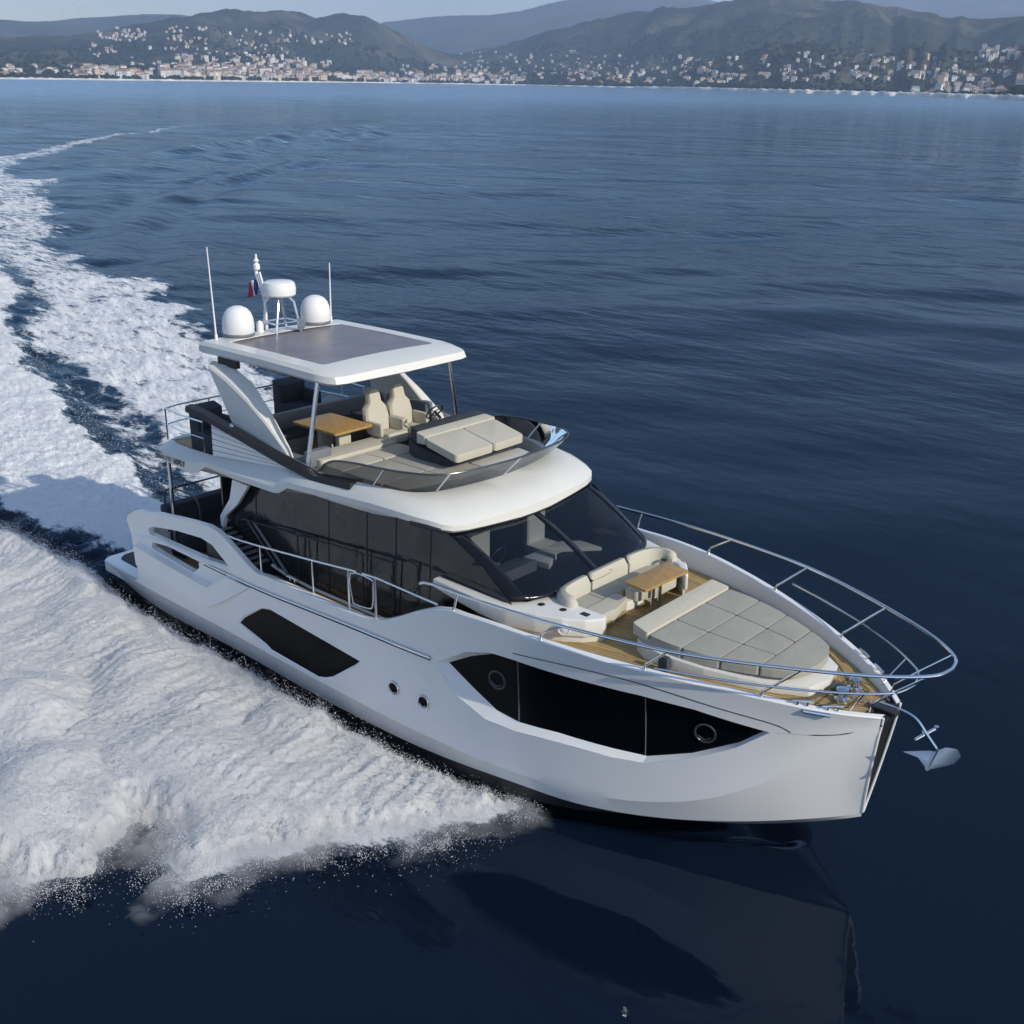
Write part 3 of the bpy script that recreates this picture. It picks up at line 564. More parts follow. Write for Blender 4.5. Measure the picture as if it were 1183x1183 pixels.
for q in big:
    wd = round(q[3] / 4) * 4 or 8; dp = round(q[4] / 3) * 3; ht = q[5]; key = (wd, dp, round(float(ht), 1), int(q[6]), int(q[7]), int(q[8]))
    if key not in protos:
        v, f, mi = house_geo(wd, dp, float(ht), q[6] == 1 and q[8] == 2, 6)
        me = bpy.data.meshes.new("house"); me.from_pydata(v, [], f); [me.materials.append(k) for k in (pal[q[7]], roofm[q[8]], winm)]
        me.polygons.foreach_set("material_index", mi); me.update(); protos[key] = me
    x, y, z, rz = place(q); area_ = "left bay" if q[0] > 137.5 else ("middle of the bay" if q[0] > 126 else "right headland")
    hi = "waterfront" if q[1] - coast(q[0]) < 160 else "lower slope" if q[1] - coast(q[0]) < 700 else "upper slope"
    nm = "apartment_block" if q[6] == 1 else "house"
    o = bpy.data.objects.new(nm, protos[key]); link(o); o.location = (x, y, z); o.rotation_euler = (0, 0, rz)
    roof_ = ("flat grey" if q[8] == 2 and q[6] == 1 else ("grey" if q[8] == 2 else "red tiled"))
    tag(o, "%s %s, %s roof, on the %s of the %s" % (WN[q[7]], nm.replace("_", " "), roof_, hi, area_), "apartment block" if q[6] == 1 else "house", "%s %ss on the %s of the %s" % (WN[q[7]], nm.replace("_", " "), hi, area_))
v = []; f = []; mi = []
for q in rest:
    hv, hf_, hm_ = house_geo(q[3], q[4], float(q[5]), q[6] == 1 and q[8] == 2, 6); x, y, z, rz = place(q); c_, s_ = math.cos(rz), math.sin(rz); o_ = len(v)
    v += [(x + a_ * c_ - b_ * s_, y + a_ * s_ + b_ * c_, z + h_) for a_, b_, h_ in hv]; f += [tuple(o_ + i for i in t_) for t_ in hf_]; mi += [{0: int(q[7]), 1: 6 + int(q[8]), 2: 9}[k] for k in hm_]
me = bpy.data.meshes.new("distant_houses"); me.from_pydata(v, [], f); [me.materials.append(k) for k in pal + roofm + [winm]]; me.polygons.foreach_set("material_index", mi); me.update()
o = link(bpy.data.objects.new("distant_houses", me)); tag(o, kind="stuff")
# ---- woodland on the slopes: tree clumps as one mass
r = np.random.default_rng(33); n = 26000; A_ = r.uniform(105, 157.5, n); c_ = coast(A_); fr = r.random(n) ** 1.6 * .75; D_ = c_ + 25 + fr * (ridgeD(A_) - c_)
dn = fbm(A_ * 2.3, fr * 9, 3); k = dn > -.18; A_, D_ = A_[k], D_[k]; Z_ = hill_h(A_, D_); n = len(A_); R_ = r.uniform(3.0, 7.0, n) * (D_ / 3000) ** .5
ico = bmesh.new(); bmesh.ops.create_icosphere(ico, subdivisions=1, radius=1); ico.verts.index_update(); iv = np.array([q.co[:] for q in ico.verts]); if_ = np.array([[q.index for q in p.verts] for p in ico.faces]); ico.free()
X_ = cx0 + D_ * np.cos(np.radians(A_)); Y_ = cy0 + D_ * np.sin(np.radians(A_))
V = (iv[None] * (1 + r.uniform(-.3, .3, (n, len(iv), 1)))) * R_[:, None, None] * np.array([1, 1, .8]) + np.stack([X_, Y_, Z_ + R_ * .5], -1)[:, None]
F = (np.arange(n) * len(iv))[:, None, None] + if_[None]
tm = land_mat("tree_mass", (.012, .020, .010), (.022, .032, .016), (.045, .052, .028), .03)
o = np_mesh("woodland", V.reshape(-1, 3), F.reshape(-1, 3), tm, None, False); tag(o, kind="stuff")
# ---- wind turbines on the far left ridge
tw = mat("turbine_white", (.75, .76, .78), .5)
src = None
for k, (az_, lab) in enumerate(((151.64, "leftmost white wind turbine on the far ridge"), (151.02, "second white wind turbine from the left on the far ridge"), (150.80, "third white wind turbine from the left, close beside the second"), (149.82, "fourth white wind turbine from the left on the far ridge"), (148.62, "rightmost white wind turbine on the far ridge"), (147.4, "small white wind turbine nearest the dark town hill"))):
    D0 = 8200.; zz = float(prof([(156.87, .0372), (154.22, .0365), (152.84, .0367), (150.66, .0409), (148.87, .0437), (146.9, .0454)])(az_)) * D0 + CZ - 12
    e = bpy.data.objects.new("wind_turbine", None); link(e); e.location = (cx0 + D0 * math.cos(math.radians(az_)), cy0 + D0 * math.sin(math.radians(az_)), zz); e.rotation_euler = (0, 0, math.radians(az_ + 180))
    tag(e, lab, "wind turbine", "wind turbines on the far ridge")
    if src is None:
        g = MB(); g.tube([(0, 0, -5), (0, 0, 78)], [3.2, 2.0], 10); t1 = g.build("tower", tw, e)
        g = MB(); g.tube([(-4, 0, 79), (6, 0, 79)], 2.4, 8); t2 = g.build("nacelle", tw, e)
        bl = MB(); bl.add([(6, -1.6, 0), (6, 1.8, 0), (6, 1.2, 12), (6, .4, 38), (6, -.4, 38), (6, -1.6, 12), (6.8, 0, 0), (6.6, 0, 14), (6.2, 0, 38)], [(0, 1, 2, 5), (5, 2, 3, 4), (0, 5, 7, 6), (5, 4, 8, 7), (1, 6, 7, 2), (2, 7, 8, 3)])
        b0 = bl.build("blade", tw, e); src = [t1, t2, b0]
    else:
        t1, t2, b0 = (q.copy() for q in src); [link(q, e) for q in (t1, t2, b0)]
    for j_ in range(3):
        q = b0 if j_ == 0 else b0.copy()
        if j_: link(q, e)
        q.location = (0, 0, 79); q.rotation_euler = (math.radians(120 * j_ + 25 * k), 0, 0)
# ---- air: one even box of haze round the whole place
hz = MB(); hz.box(-13500, 12500, -12500, 13500, -9.0, 1150)
hmz = bpy.data.materials.new("haze"); hmz.use_nodes = True; n = hmz.node_tree; n.nodes.clear(); o_ = n.nodes.new("ShaderNodeOutputMaterial"); pv = n.nodes.new("ShaderNodeVolumePrincipled")
pv.inputs["Color"].default_value = (.60, .76, 1.0, 1); pv.inputs["Density"].default_value = 1.1e-4; pv.inputs["Anisotropy"].default_value = .2
n.links.new(pv.outputs[0], o_.inputs["Volume"])
o = hz.build("haze", hmz); tag(o, kind="stuff")
# ================================================================== YACHT (local frame: x forward, y port, z up)
Y = bpy.data.objects.new("motor_yacht", None); link(Y)
_M = Matrix(((0.99991, 0.00021, -0.01311), (0.0, 0.99988, 0.01579), (0.01312, -0.01579, 0.99979)))
YW = _M.to_4x4(); YW.translation = (0, 0, -0.1049); Y.matrix_world = YW
tag(Y, "white flybridge motor yacht with black hull windows, under way at speed", "motor yacht")
def tab(T, n=240):
    a = np.array(T, float); x = a[:, 0]; xs = np.linspace(x[0], x[-1], n); o = [xs]
    for k in (1, 2):
        y = a[:, k]; m = np.gradient(y, x); i = np.clip(np.searchsorted(x, xs) - 1, 0, len(x) - 2); h = x[i + 1] - x[i]; t = (xs - x[i]) / h
        o.append((2 * t**3 - 3 * t**2 + 1) * y[i] + (t**3 - 2 * t**2 + t) * h * m[i] + (-2 * t**3 + 3 * t**2) * y[i + 1] + (t**3 - t**2) * h * m[i + 1])
    return np.stack(o, 1)
CH = tab([(-.3,2.15,.45),(1.2,2.28,.22),(5,2.33,.12),(8.3,2.35,.03),(10.6,2.33,.08),(12.3,2.25,.22),(13.75,1.98,.25),(14.75,1.58,.30),(15.7,1.1,.42),(16.6,.58,.60),(17.15,.2,.72),(17.42,.02,.80)])
KN = tab([(-.3,2.34,.7),(1.2,2.52,.74),(5,2.56,.66),(8.3,2.56,.56),(10.6,2.52,.52),(12.3,2.36,.5),(13.75,2.05,.52),(14.6,1.78,.62),(15.77,1.32,1.02),(16.5,.96,1.5),(17.08,.64,1.98),(17.65,.3,2.5)])
SH = tab([(-.3,2.4,2.2),(1.2,2.52,2.2),(5,2.57,2.6),(8.3,2.58,2.6),(11.0,2.58,3.05),(12,2.54,3.1),(13.05,2.43,3.08),(13.9,2.24,3.03),(14.67,2.0,2.98),(15.5,1.68,2.92),(16.23,1.34,2.85),(16.9,.96,2.76),(17.3,.66,2.70),(17.65,.32,2.64)])
ip = lambda T, x, k: float(np.interp(x, T[:, 0], T[:, k]))
def hy(x, z):
    yc, zc = ip(CH, x, 1), ip(CH, x, 2); yk, zk = ip(KN, x, 1), max(ip(KN, x, 2), zc + .03); ys, zs = ip(SH, x, 1), ip(SH, x, 2); zs = max(zs, zk + .05)
    if z < zk: return yc + (yk - yc) * max(0, (z - zc) / (zk - zc))
    t = (z - zk) / (zs - zk); return yk + (ys - yk) * t - 0.05 * math.sin(PI * min(1, t)) * min(1, max(0, (x - 11) / 3))
sheer_z = lambda x: ip(SH, x, 2)
DZ = 2.62
dz = lambda x: float(np.interp(x, [12, 15.2, 17.3], [2.74, 2.74, 2.60]))
# outline of the side (x, z)
xs_b = list(np.concatenate([np.linspace(-.25, 11, 24), np.linspace(11.4, 17.42, 26)]))
bottom = [(x, ip(CH, x, 2)) for x in xs_b]
stem = [(17.42 + .23 * t, .80 + 1.84 * t) for t in (0.12, .25, .4, .55, .7, .85)]
top_f = [(x, sheer_z(x)) for x in np.linspace(17.64, 11.6, 30)]
top_low = [(11.3, 3.09), (10.98, 3.02), (10.75, 2.92), (10.53, 2.82), (10.13, 2.60), (9.77, 2.42), (9.45, 2.32), (9.2, 2.285), (8.3, 2.27), (7.4, 2.265), (6.46, 2.26), (6.25, 2.235), (6.08, 2.25), (5.9, 2.32), (5.72, 2.41), (5.4, 2.57), (5.12, 2.71), (4.9, 2.78), (4.64, 2.81), (4.1, 2.77), (3.55, 2.71), (2.8, 2.62), (2.17, 2.52), (1.85, 2.43), (1.66, 2.33), (1.53, 2.25), (1.48, 2.15), (1.55, 2.0), (1.61, 1.89)]
aft = [(1.66, 1.6), (1.71, 1.3), (1.75, 0.88), (1.6, .76), (1.2, .72), (.4, .70), (-.15, .68), (-.27, .6)]
OUT = bottom + stem + top_f + top_low + aft
H1 = [(2.39, 2.2), (2.55, 2.27), (2.73, 2.31), (3.49, 2.43), (4.35, 2.50), (4.72, 2.45), (5.25, 2.14), (4.41, 2.07), (3.16, 2.07), (2.4, 2.07)]
H2 = [(2.5, 1.92), (3.14, 1.98), (4.36, 1.94), (4.0, 1.66), (3.9, 1.64), (2.44, 1.77)]
WIN1o = [(5.37, .97), (5.57, 1.17), (6.2, 1.55), (6.49, 1.61), (9.09, 1.40), (8.95, 1.25), (8.27, .76), (8.05, .665), (7.84, .61), (6.42, .69), (6.24, .76)]
WIN1 = [(5.43, .97), (5.61, 1.14), (6.2, 1.52), (6.49, 1.58), (9.03, 1.38), (8.92, 1.28), (8.25, .79), (8.05, .70), (7.84, .64), (6.42, .72), (6.26, .79)]
R2 = [(10.93, 2.03), (11.61, 2.45), (12.15, 2.60), (12.58, 2.61), (14.64, 2.55), (15.38, 2.48), (16.36, 2.26), (15.93, 1.91), (15.3, 1.57), (14.64, 1.34), (14.15, 1.31), (13.26, 1.33), (12.54, 1.29), (11.96, 1.32), (11.39, 1.56)]
W2 = [(11.15, 2.06), (11.64, 2.34), (12.1, 2.53), (12.57, 2.55), (14.64, 2.51), (15.38, 2.44), (16.28, 2.25), (15.93, 1.96), (15.3, 1.63), (14.65, 1.41), (14.15, 1.41), (13.25, 1.44), (12.55, 1.41), (12.12, 1.49), (11.72, 1.72)]
P1 = [(1.9, 1.74), (2.39, 1.73), (3.96, 1.61), (4.61, 1.56), (5.19, 1.95), (5.92, 1.88), (5.07, 1.33), (4.52, 1.04), (1.95, 1.27)]
def inpoly(x, z, P):
    c = False
    for i in range(len(P)):
        ax, az = P[i - 1]; bx, bz = P[i]
        if (az > z) != (bz > z) and x < (bx - ax) * (z - az) / (bz - az) + ax: c = not c
    return c
def densify(P, step, closed=True):
    o = []
    for i in range(len(P) if closed else len(P) - 1):
        a = Vector(P[i]); b = Vector(P[(i + 1) % len(P)]); n = max(1, int((b - a).length / step))
        for k in range(n): o.append(tuple(a.lerp(b, k / n)))
    if not closed: o.append(tuple(P[-1]))
    return o
def sheet(outline, holes, yfun, grid, extra=(), flip=False):
    """constrained triangulation in (x,z), lifted to y=-yfun(x,z)"""
    V = []; E = []
    def loop(L, closed=True):
        o = len(V); V.extend(Vector(p) for p in L)
        for i in range(len(L) if closed else len(L) - 1): E.append((o + i, o + (i + 1) % len(L)))
    loop(outline)
    for h in holes: loop(h)
    for e in extra: loop(e, False)
    x0 = min(p[0] for p in outline); x1 = max(p[0] for p in outline); z0 = min(p[1] for p in outline); z1 = max(p[1] for p in outline)
    gx = np.arange(x0, x1, grid); gz = np.arange(z0, z1, grid)
    X, Z = np.meshgrid(gx, gz); X = X.ravel() ; Z = Z.ravel()
    ok = poly_sd(X, Z, outline) > grid * .45
    for h in holes: ok &= poly_sd(X, Z, h) < -grid * .45
    for e in extra: ok &= line_d(X, Z, e) > grid * .45
    V.extend(Vector((float(a), float(b))) for a, b in zip(X[ok], Z[ok]))
    r = geometry.delaunay_2d_cdt(V, E, [], 0, 1e-5)
    vs, fs = r[0], r[2]
    C = np.array([[sum(vs[i].x for i in f) / 3, sum(vs[i].y for i in f) / 3] for f in fs])
    ok = poly_sd(C[:, 0], C[:, 1], outline) > 0
    for h in holes: ok &= poly_sd(C[:, 0], C[:, 1], h) < 0
    F = []
    for f, k in zip(fs, ok):
        if not k: continue
        a, b, c = (vs[i] for i in f); s = (b.x - a.x) * (c.y - a.y) - (b.y - a.y) * (c.x - a.x)
        f = tuple(f) if (s > 0) != flip else tuple(f)[::-1]
        F.append(f)
    return [(v.x, -yfun(v.x, v.y), v.y) for v in vs], F
kn_line = [(x, ip(KN, x, 2)) for x in np.linspace(-.1, 17.60, 110)]
kn_line = [(x, z) for x, z in kn_line if z < sheer_z(x) - .08]
holes = [densify(H1, .15), densify(H2, .15), densify(WIN1o, .15), densify(R2, .15), densify(P1, .15)]
m = MB(); v, f = sheet(densify(OUT, .3), holes, hy, .16, [kn_line]); m.add(v, f)
# recessed bevels of the windows and the raised quarter panel
def bevel_ring(m, A, B, dB, fn=hy):
    n = len(A); vs = [(x, -fn(x, z), z) for x, z in A] + [(x, -(fn(x, z) - dB), z) for x, z in B]
    m.add(vs, [(i, (i + 1) % n, n + (i + 1) % n, n + i) for i in range(n)])
bevel_ring(m, densify(WIN1o, .15) if False else WIN1o, WIN1, .03)
bevel_ring(m, R2, W2, .11)
def shrink(P, d):
    c = []
    for i in range(len(P)):
        a, b, e = Vector(P[i - 1]), Vector(P[i]), Vector(P[(i + 1) % len(P)])
        n1 = Vector((-(b - a).y, (b - a).x)).normalized(); n2 = Vector((-(e - b).y, (e - b).x)).normalized(); q = (n1 + n2)
        q = q.normalized() / max(.5, q.normalized().dot(n1)) if q.length > 1e-6 else n1; c.append(tuple(b + q * d))
    return c
area = lambda P: sum(P[i - 1][0] * P[i][1] - P[i][0] * P[i - 1][1] for i in range(len(P)))
P1i = shrink(P1, .025 if area(P1) > 0 else -.025)
def p1d(x, z): return hy(x, z) + .15 * max(0, min(1, (5.9 - x) / 1.1))
vs = [(x, -hy(x, z), z) for x, z in P1] + [(x, -p1d(x, z), z) for x, z in P1i]; n = len(P1)
m.add(vs, [(i, (i + 1) % n, n + (i + 1) % n, n + i) for i in range(n)])
v, f = sheet(densify(P1i, .2), [], p1d, .2); m.add(v, f)
# bulwark: inner skin, cap and rims of the openings
T = .13
inner = lambda x, z: max(.06, hy(x, z) - T)
dk = lambda x: 1.3 if x < 5.1 else (1.95 if x < 11.95 else DZ)
low = [(1.72, 1.3), (5.1, 1.3), (5.11, 1.95), (11.94, 1.95), (11.95, DZ - .05), (17.3, DZ - .1)]
topl = [p for p in (top_f + top_low) if p[0] < 17.6][:-1]
inn_out = densify([(1.72, 1.3), (3.2, 1.3), (5.1, 1.3), (5.11, 1.95)] + [(x, 1.95) for x in np.linspace(5.5, 11.9, 20)] + [(11.95, 2.66)] + [(x, 2.64 - .03 * max(0, x - 15)) for x in np.linspace(12.3, 17.2, 20)] + [(17.5, 2.6)], .4, False) + topl + [(1.61, 1.89)]
v, f = sheet(inn_out, [densify(H1, .15), densify(H2, .15)], inner, .25, flip=True); m.add(v, f)
tl = [(17.64, 2.64)] + topl + [(1.61, 1.89), (1.71, 1.3)]
vs = []; 
for x, z in tl: vs += [(x, -hy(x, z), z), (x, -(hy(x, z) - .012), z + .018), (x, -(inner(x, z) + .012), z + .018), (x, -inner(x, z), z)]
m.add(vs, [(4 * i + k, 4 * i + 4 + k, 4 * i + 5 + k, 4 * i + 1 + k) for i in range(len(tl) - 1) for k in range(3)])
for H in (H1, H2):
    h = densify(H, .15); n = len(h); vs = [(x, -hy(x, z), z) for x, z in h] + [(x, -inner(x, z), z) for x, z in h]
    m.add(vs, [(i, n + i, n + (i + 1) % n, (i + 1) % n) for i in range(n)])
hull = m.build("hull", gel, Y, 14, mirror=True)
# bottom, transom and stem of the hull
b = MB(); R = []
for x in np.concatenate([np.linspace(-.25, 13, 18), np.linspace(13.3, 17.42, 22)]):
    yc, zc = ip(CH, x, 1), ip(CH, x, 2); zk = -.75 if x < 13.5 else -.75 + 1.5 * ((x - 13.5) / 3.92) ** 1.7
    st = .28 * max(0, min(1, (14.5 - x) / 2)); R.append([(x, -yc, zc), (x, -yc + .03, zc - st), (x, -yc * .5, (zc - st) * .5 + zk * .5 - .03), (x, 0, min(zk, zc - .02)), (x, yc * .5, (zc - st) * .5 + zk * .5 - .03), (x, yc - .03, zc - st), (x, yc, zc)])
k = [r for r in R if r[0][0] <= 14.9]; q = [r for r in R if r[0][0] >= k[-1][0][0]]
b.rings([r[::-1] for r in k], closed=False); b.cur = 1; b.rings([r[::-1] for r in q], closed=False); b.cur = 0
b.add([R[0][i] for i in range(7)], [(0, 1, 2, 3, 4, 5, 6)])
b.build("hull_bottom", [anti, gel], hull, 25)
s = MB(); R = []
for t in np.linspace(0, 1, 12):   # recessed dark stem slot between the two bow edges
    x = 17.42 + .23 * t; z = .8 + 1.84 * t; hw = max(.02, hy(x, min(z, 2.635)) - .012)
    R.append([(x, -hw, z), (x - .12 * t, -hw * .62, z), (x - .16 * t, 0, z), (x - .12 * t, hw * .62, z), (x, hw, z)])
s.rings(R, closed=False); s.build("stem_slot", blackp, hull, 20)
s = MB()
for sgn in (-1, 1):
    s.tube([(17.425 + .23 * t, sgn * (hy(17.42 + .23 * t, min(.8 + 1.84 * t, 2.635)) - .018), .8 + 1.84 * t) for t in np.linspace(.02, 1, 14)], .024, 8)
s.build("bow_edge", gel, hull)
s = MB(); s.bev([(17.3, -.42), (17.66, -.3), (17.70, 0), (17.66, .3), (17.3, .42)], 2.50, 2.60, .015); s.build("bow_plate", blackp, hull)
# black window glass
def glass(P, d, name, th=.02):
    g = MB(); v, f = sheet(densify(P, .3), [], lambda x, z: hy(x, z) - d, .3); g.add(v, f); return g.build(name, blackg, hull, 30, mirror=True)
glass(WIN1, .03, "hull_window"); glass(W2, .11, "hull_window")
g = MB()
for (xa, za), (xb, zb) in (((12.56, 2.54), (12.54, 1.42)), ((14.64, 2.50), (14.62, 1.42))):
    g.tube([(xa + (xb - xa) * t, -(hy(xa + (xb - xa) * t, za + (zb - za) * t) - .108), za + (zb - za) * t) for t in np.linspace(0, 1, 6)], .008, 6)
g.build("window_seam", greyp, hull, mirror=True)
def porthole(x, z, r, dep, name="porthole"):
    y = hy(x, z) - dep; e = .02; tx = Vector((e * 2, -(hy(x + e, z) - hy(x - e, z)), 0)).normalized(); tz = Vector((0, -(hy(x, z + e) - hy(x, z - e)), e * 2)).normalized(); nn = tx.cross(tz).normalized()
    for sg in (-1, 1):
        c = Vector((x, -y, z)) + nn * .012
        ring = [c + tx * r * math.cos(a) + tz * r * math.sin(a) * 1.05 for a in np.linspace(0, 2 * PI, 28, endpoint=False)]
        p = MB(); p.tube(ring, .016, 8, closed=True)
        p.cur = 1; i0 = len(p.v); p.add([c - nn * .006 + (q - c) * .97 for q in ring], [tuple(range(28))])
        p.cur = 0; p.tube([c + nn * .01 + tx * r * .7 * math.cos(a) + tz * r * .7 * math.sin(a) for a in np.linspace(3.6, 5.6, 9)], .008, 6)
        if sg == 1: p.v = [(a, -b_, c_) for a, b_, c_ in p.v]; p.f = [q[::-1] for q in p.f]
        p.build(name, [steel if dep == 0 else steeld, blackg], hull)
porthole(9.93, 1.18, .115, 0); porthole(10.64, 1.17, .115, 0); porthole(12.15, 2.07, .15, .11); porthole(15.47, 2.03, .15, .11)
# rub rail and moulded grooves
g = MB(); pts = spline([(4.38, 1.97), (6.19, 1.95), (7.76, 2.0), (9.18, 2.05), (10.84, 2.09)], 6)
g.tube([(q.x, -(hy(q.x, q.y) + .012), q.y) for q in pts], .024, 8); g.build("rub_rail", steel, hull, mirror=True)
g = MB(); g.tube([(q.x, -(hy(q.x, q.y) + .002), q.y - .045) for q in pts], .012, 6)
pts = spline([(12.57, 2.73), (13.6, 2.79), (14.65, 2.76), (15.77, 2.56), (16.4, 2.42), (16.61, 2.30)], 6)
g.tube([(q.x, -(hy(q.x, q.y) - .004), q.y) for q in pts], .010, 6)
pts = spline([(16.42, 2.265), (16.8, 2.28), (17.2, 2.33), (17.46, 2.44)], 5)
g.tube([(q.x, -(hy(q.x, q.y) - .006), q.y) for q in pts], [.006] * 6 + [.012] * (len(pts) - 6), 6)
g.build("groove_line", seam, hull, mirror=True)
g = MB(); pts = [(1.82, 1.90), (2.3, 1.99), (3.15, 2.025), (4.4, 2.005), (5.2, 2.08)]
g.tube([(x, -(hy(x, z) + .0), z) for x, z in densify(pts, .3, False)], .035, 8); g.build("opening_rail", gel, hull, mirror=True)
# shell of shaded fittings on the quarter
g = MB(); g.bev([(4.15, -2.55), (5.5, -2.57), (5.5, -2.46), (4.15, -2.46)], lambda x, y: 1.72 + .22 * (x - 4.15) * .5, lambda x, y: 1.92 + (x - 4.2) * .08, .02); g.build("step_block", gel, hull, mirror=True)
# swim platform
g = MB(); g.bev(rnd([(1.7, -2.36), (-.2, -2.30), (-.34, -2.1), (-.34, 2.1), (-.2, 2.30), (1.7, 2.36)], .08), .42, .66, .03); g.build("swim_platform", gel, Y)
g = MB(); g.bev(rnd([(1.6, -2.08), (0, -2.0), (-.16, -1.8), (-.16, 1.8), (0, 2.0), (1.6, 2.08)], .1), .655, .672, 0); g.build("platform_deck", greydeck, Y)
g = MB(); g.rbox(1.55, 2.1, -2.3, 2.3, .4, 2.05, .06); g.build("transom", gel, Y)
# ---- decks
def deck(name, P, z, m_, par=Y, nx=60):
    """P: list of (x, halfwidth); grid deck carrying the plank coordinate"""
    V = []; F = []; A = []; xs = np.linspace(P[0][0], P[-1][0], nx); h = np.interp(xs, [p[0] for p in P], [p[1] for p in P]); ny = 24
    for i, x in enumerate(xs):
        for j in range(ny + 1):
            y = -h[i] + 2 * h[i] * j / ny; V.append((x, y, z(x) if callable(z) else z)); A.append(h[i] - abs(y) + 5)
    for i in range(nx - 1):
        for j in range(ny): a = i * (ny + 1) + j; F.append((a, a + ny + 1, a + ny + 2, a + 1))
    return np_mesh(name, V, F, m_, par, False, {"plank": A})
deck("foredeck", [(x, max(.12, hy(x, DZ) - T - .02)) for x in np.linspace(11.95, 17.45, 30)], dz, teak)
deck("side_deck", [(5.1, 2.40), (10.8, 2.37), (11.3, 2.32), (11.95, 2.28)], 1.95, teak)
g = MB(); g.box(11.93, 11.96, -2.28, 2.28, 1.95, dz(12) - .004); g.build("deck_step", gel, Y)
deck("cockpit_deck", [(1.9, 2.3), (5.12, 2.38)], 1.32, teak)
g = MB()
for i in range(8): x = 5.72 - i * .165; g.rbox(x - .055, x + .055, -2.40, -1.98, 2.22 + i * .055, 2.255 + i * .055, .01, 1)
g.build("side_stair_tread", greyp, Y, mirror=True)
g = MB(); g.bev([(4.3, -2.42), (5.9, -2.42), (5.9, -1.96), (4.3, -1.96)], 1.4, lambda x, y: 2.14 + (5.85 - x) * .34, .01, 1); g.build("side_stair", blackp, Y, mirror=True)

# ---- saloon
g = MB(); sp = [(4.2, 1.97), (11.95, 1.97), (12.02, 3.2), (10.78, 4.02), (9.5, 4.22), (7, 4.16), (6.6, 3.93), (5.0, 3.85), (4.6, 3.2), (4.2, 2.6)]
ys_ = lambda x, z: 1.97 - .05 * max(0, z - 2) - .03 * max(0, x - 10.5)
v, f = sheet(densify(sp, .6), [], ys_, .6); g.add(v, f)
sal = g.build("saloon_side_window", saloong, Y, 60, mirror=True)
g = MB()
for x, z0, z1 in ((5.35, 1.97, 3.9), (7.55, 2.0, 4.1), (8.6, 2.0, 4.15), (9.35, 2.0, 4.15), (10.2, 2.0, 4.1)):
    g.add([(x + a, -(ys_(x, z) + .008), z) for z in (z0, z1 - .03) for a in (-.012, .012)], [(0, 1, 3, 2)])
g.build("window_mullion", blackp, sal, mirror=True)
g = MB(); g.box(4.25, 4.3, -1.95, 1.95, 1.33, 3.85); g.build("saloon_door", saloong, Y)
g = MB(); pts = densify([(5.85, 2.16), (6.3, 2.08), (7, 2.03), (10.9, 2.03)], .4, False)
g.tube([(x, -(ys_(x, z) + .02), z) for x, z in pts], .03, 8); g.build("coaming_line", gel, Y, mirror=True)
g = MB(); g.tube([(x, -2.02, z) for x, z in ((4.95, 2.88), (5.05, 2.93), (8.6, 3.17), (9.5, 3.22))], .02, 8)
for x, z in ((6.75, 3.04), (7.1, 3.06), (8.6, 3.17), (9.4, 3.21)): g.tube([(x, -2.02, z), (x, -2.02, 2.1)], .016, 6)
g.build("hand_rail", blackp, Y, mirror=True)
g = MB(); g.tube([(5.35, -2.0, 2.95), (6.35, -2.0, 2.12)], .03, 6); g.tube([(5.1, -2.0, 2.95), (6.15, -2.0, 2.08)], .012, 6); g.build("door_trim", greyp, Y, mirror=True)
# white wing pillar of the cockpit
g = MB()
for y0 in (-2.1,):
    P = [(4.9, 3.74), (5.4, 3.72), (5.0, 3.25), (4.53, 2.86), (4.44, 2.5), (4.38, 2.5), (4.38, 2.86), (4.75, 3.3)]; n = len(P)
    g.add([(x, y0, z) for x, z in P] + [(x, y0 + .07, z) for x, z in P], [tuple(range(n))[::-1], tuple(n + i for i in range(n))] + [(i, (i + 1) % n, n + (i + 1) % n, n + i) for i in range(n)])
g.build("wing_pillar", gel, Y, 30, mirror=True)
# cockpit furniture and aft rail
g = MB(); g.rbox(1.9, 2.55, -1.9, 1.9, 1.33, 1.85, .05); g.rbox(1.85, 2.15, -1.95, 1.95, 1.85, 2.45, .07); g.rbox(2.5, 3.3, 1.4, 2.25, 1.33, 1.9, .05); g.rbox(2.2, 4.2, 1.95, 2.3, 1.8, 2.5, .06); g.build("cockpit_sofa", greyf, Y)
g = MB(); g.rbox(2.95, 3.6, -.5, .6, 1.33, 2.3, .06); g.rbox(3.6, 4.2, .7, 1.9, 1.33, 2.35, .06); g.build("cockpit_cabinet", greyf, Y)
g = MB()
for y in (-1.95, 1.95): g.tube([(2.42, y, 3.7), (2.38, y, 1.7)], .04, 10)
g.build("fly_support_post", steel, Y)
g = MB(); g.tube(spline([(2.05, -1.9, 2.0), (2.05, -1.9, 2.75), (2.3, -1.75, 2.83), (2.9, -1.75, 2.83), (3.1, -1.75, 2.6), (3.1, -1.75, 2.1)], 5), .022, 8)
g.tube([(2.05, -1.9, 2.8), (2.05, 2.2, 2.8), (4.2, 2.25, 2.95)], .02, 8)
for p in ((2.05, 0, 0), (2.05, 2.2, 0), (3.1, 2.23, .05), (4.2, 2.25, .1)): g.tube([(p[0], p[1], 2.3), (p[0], p[1], 2.8 + p[2])], .016, 6)
g.build("cockpit_rail", steeld, Y)
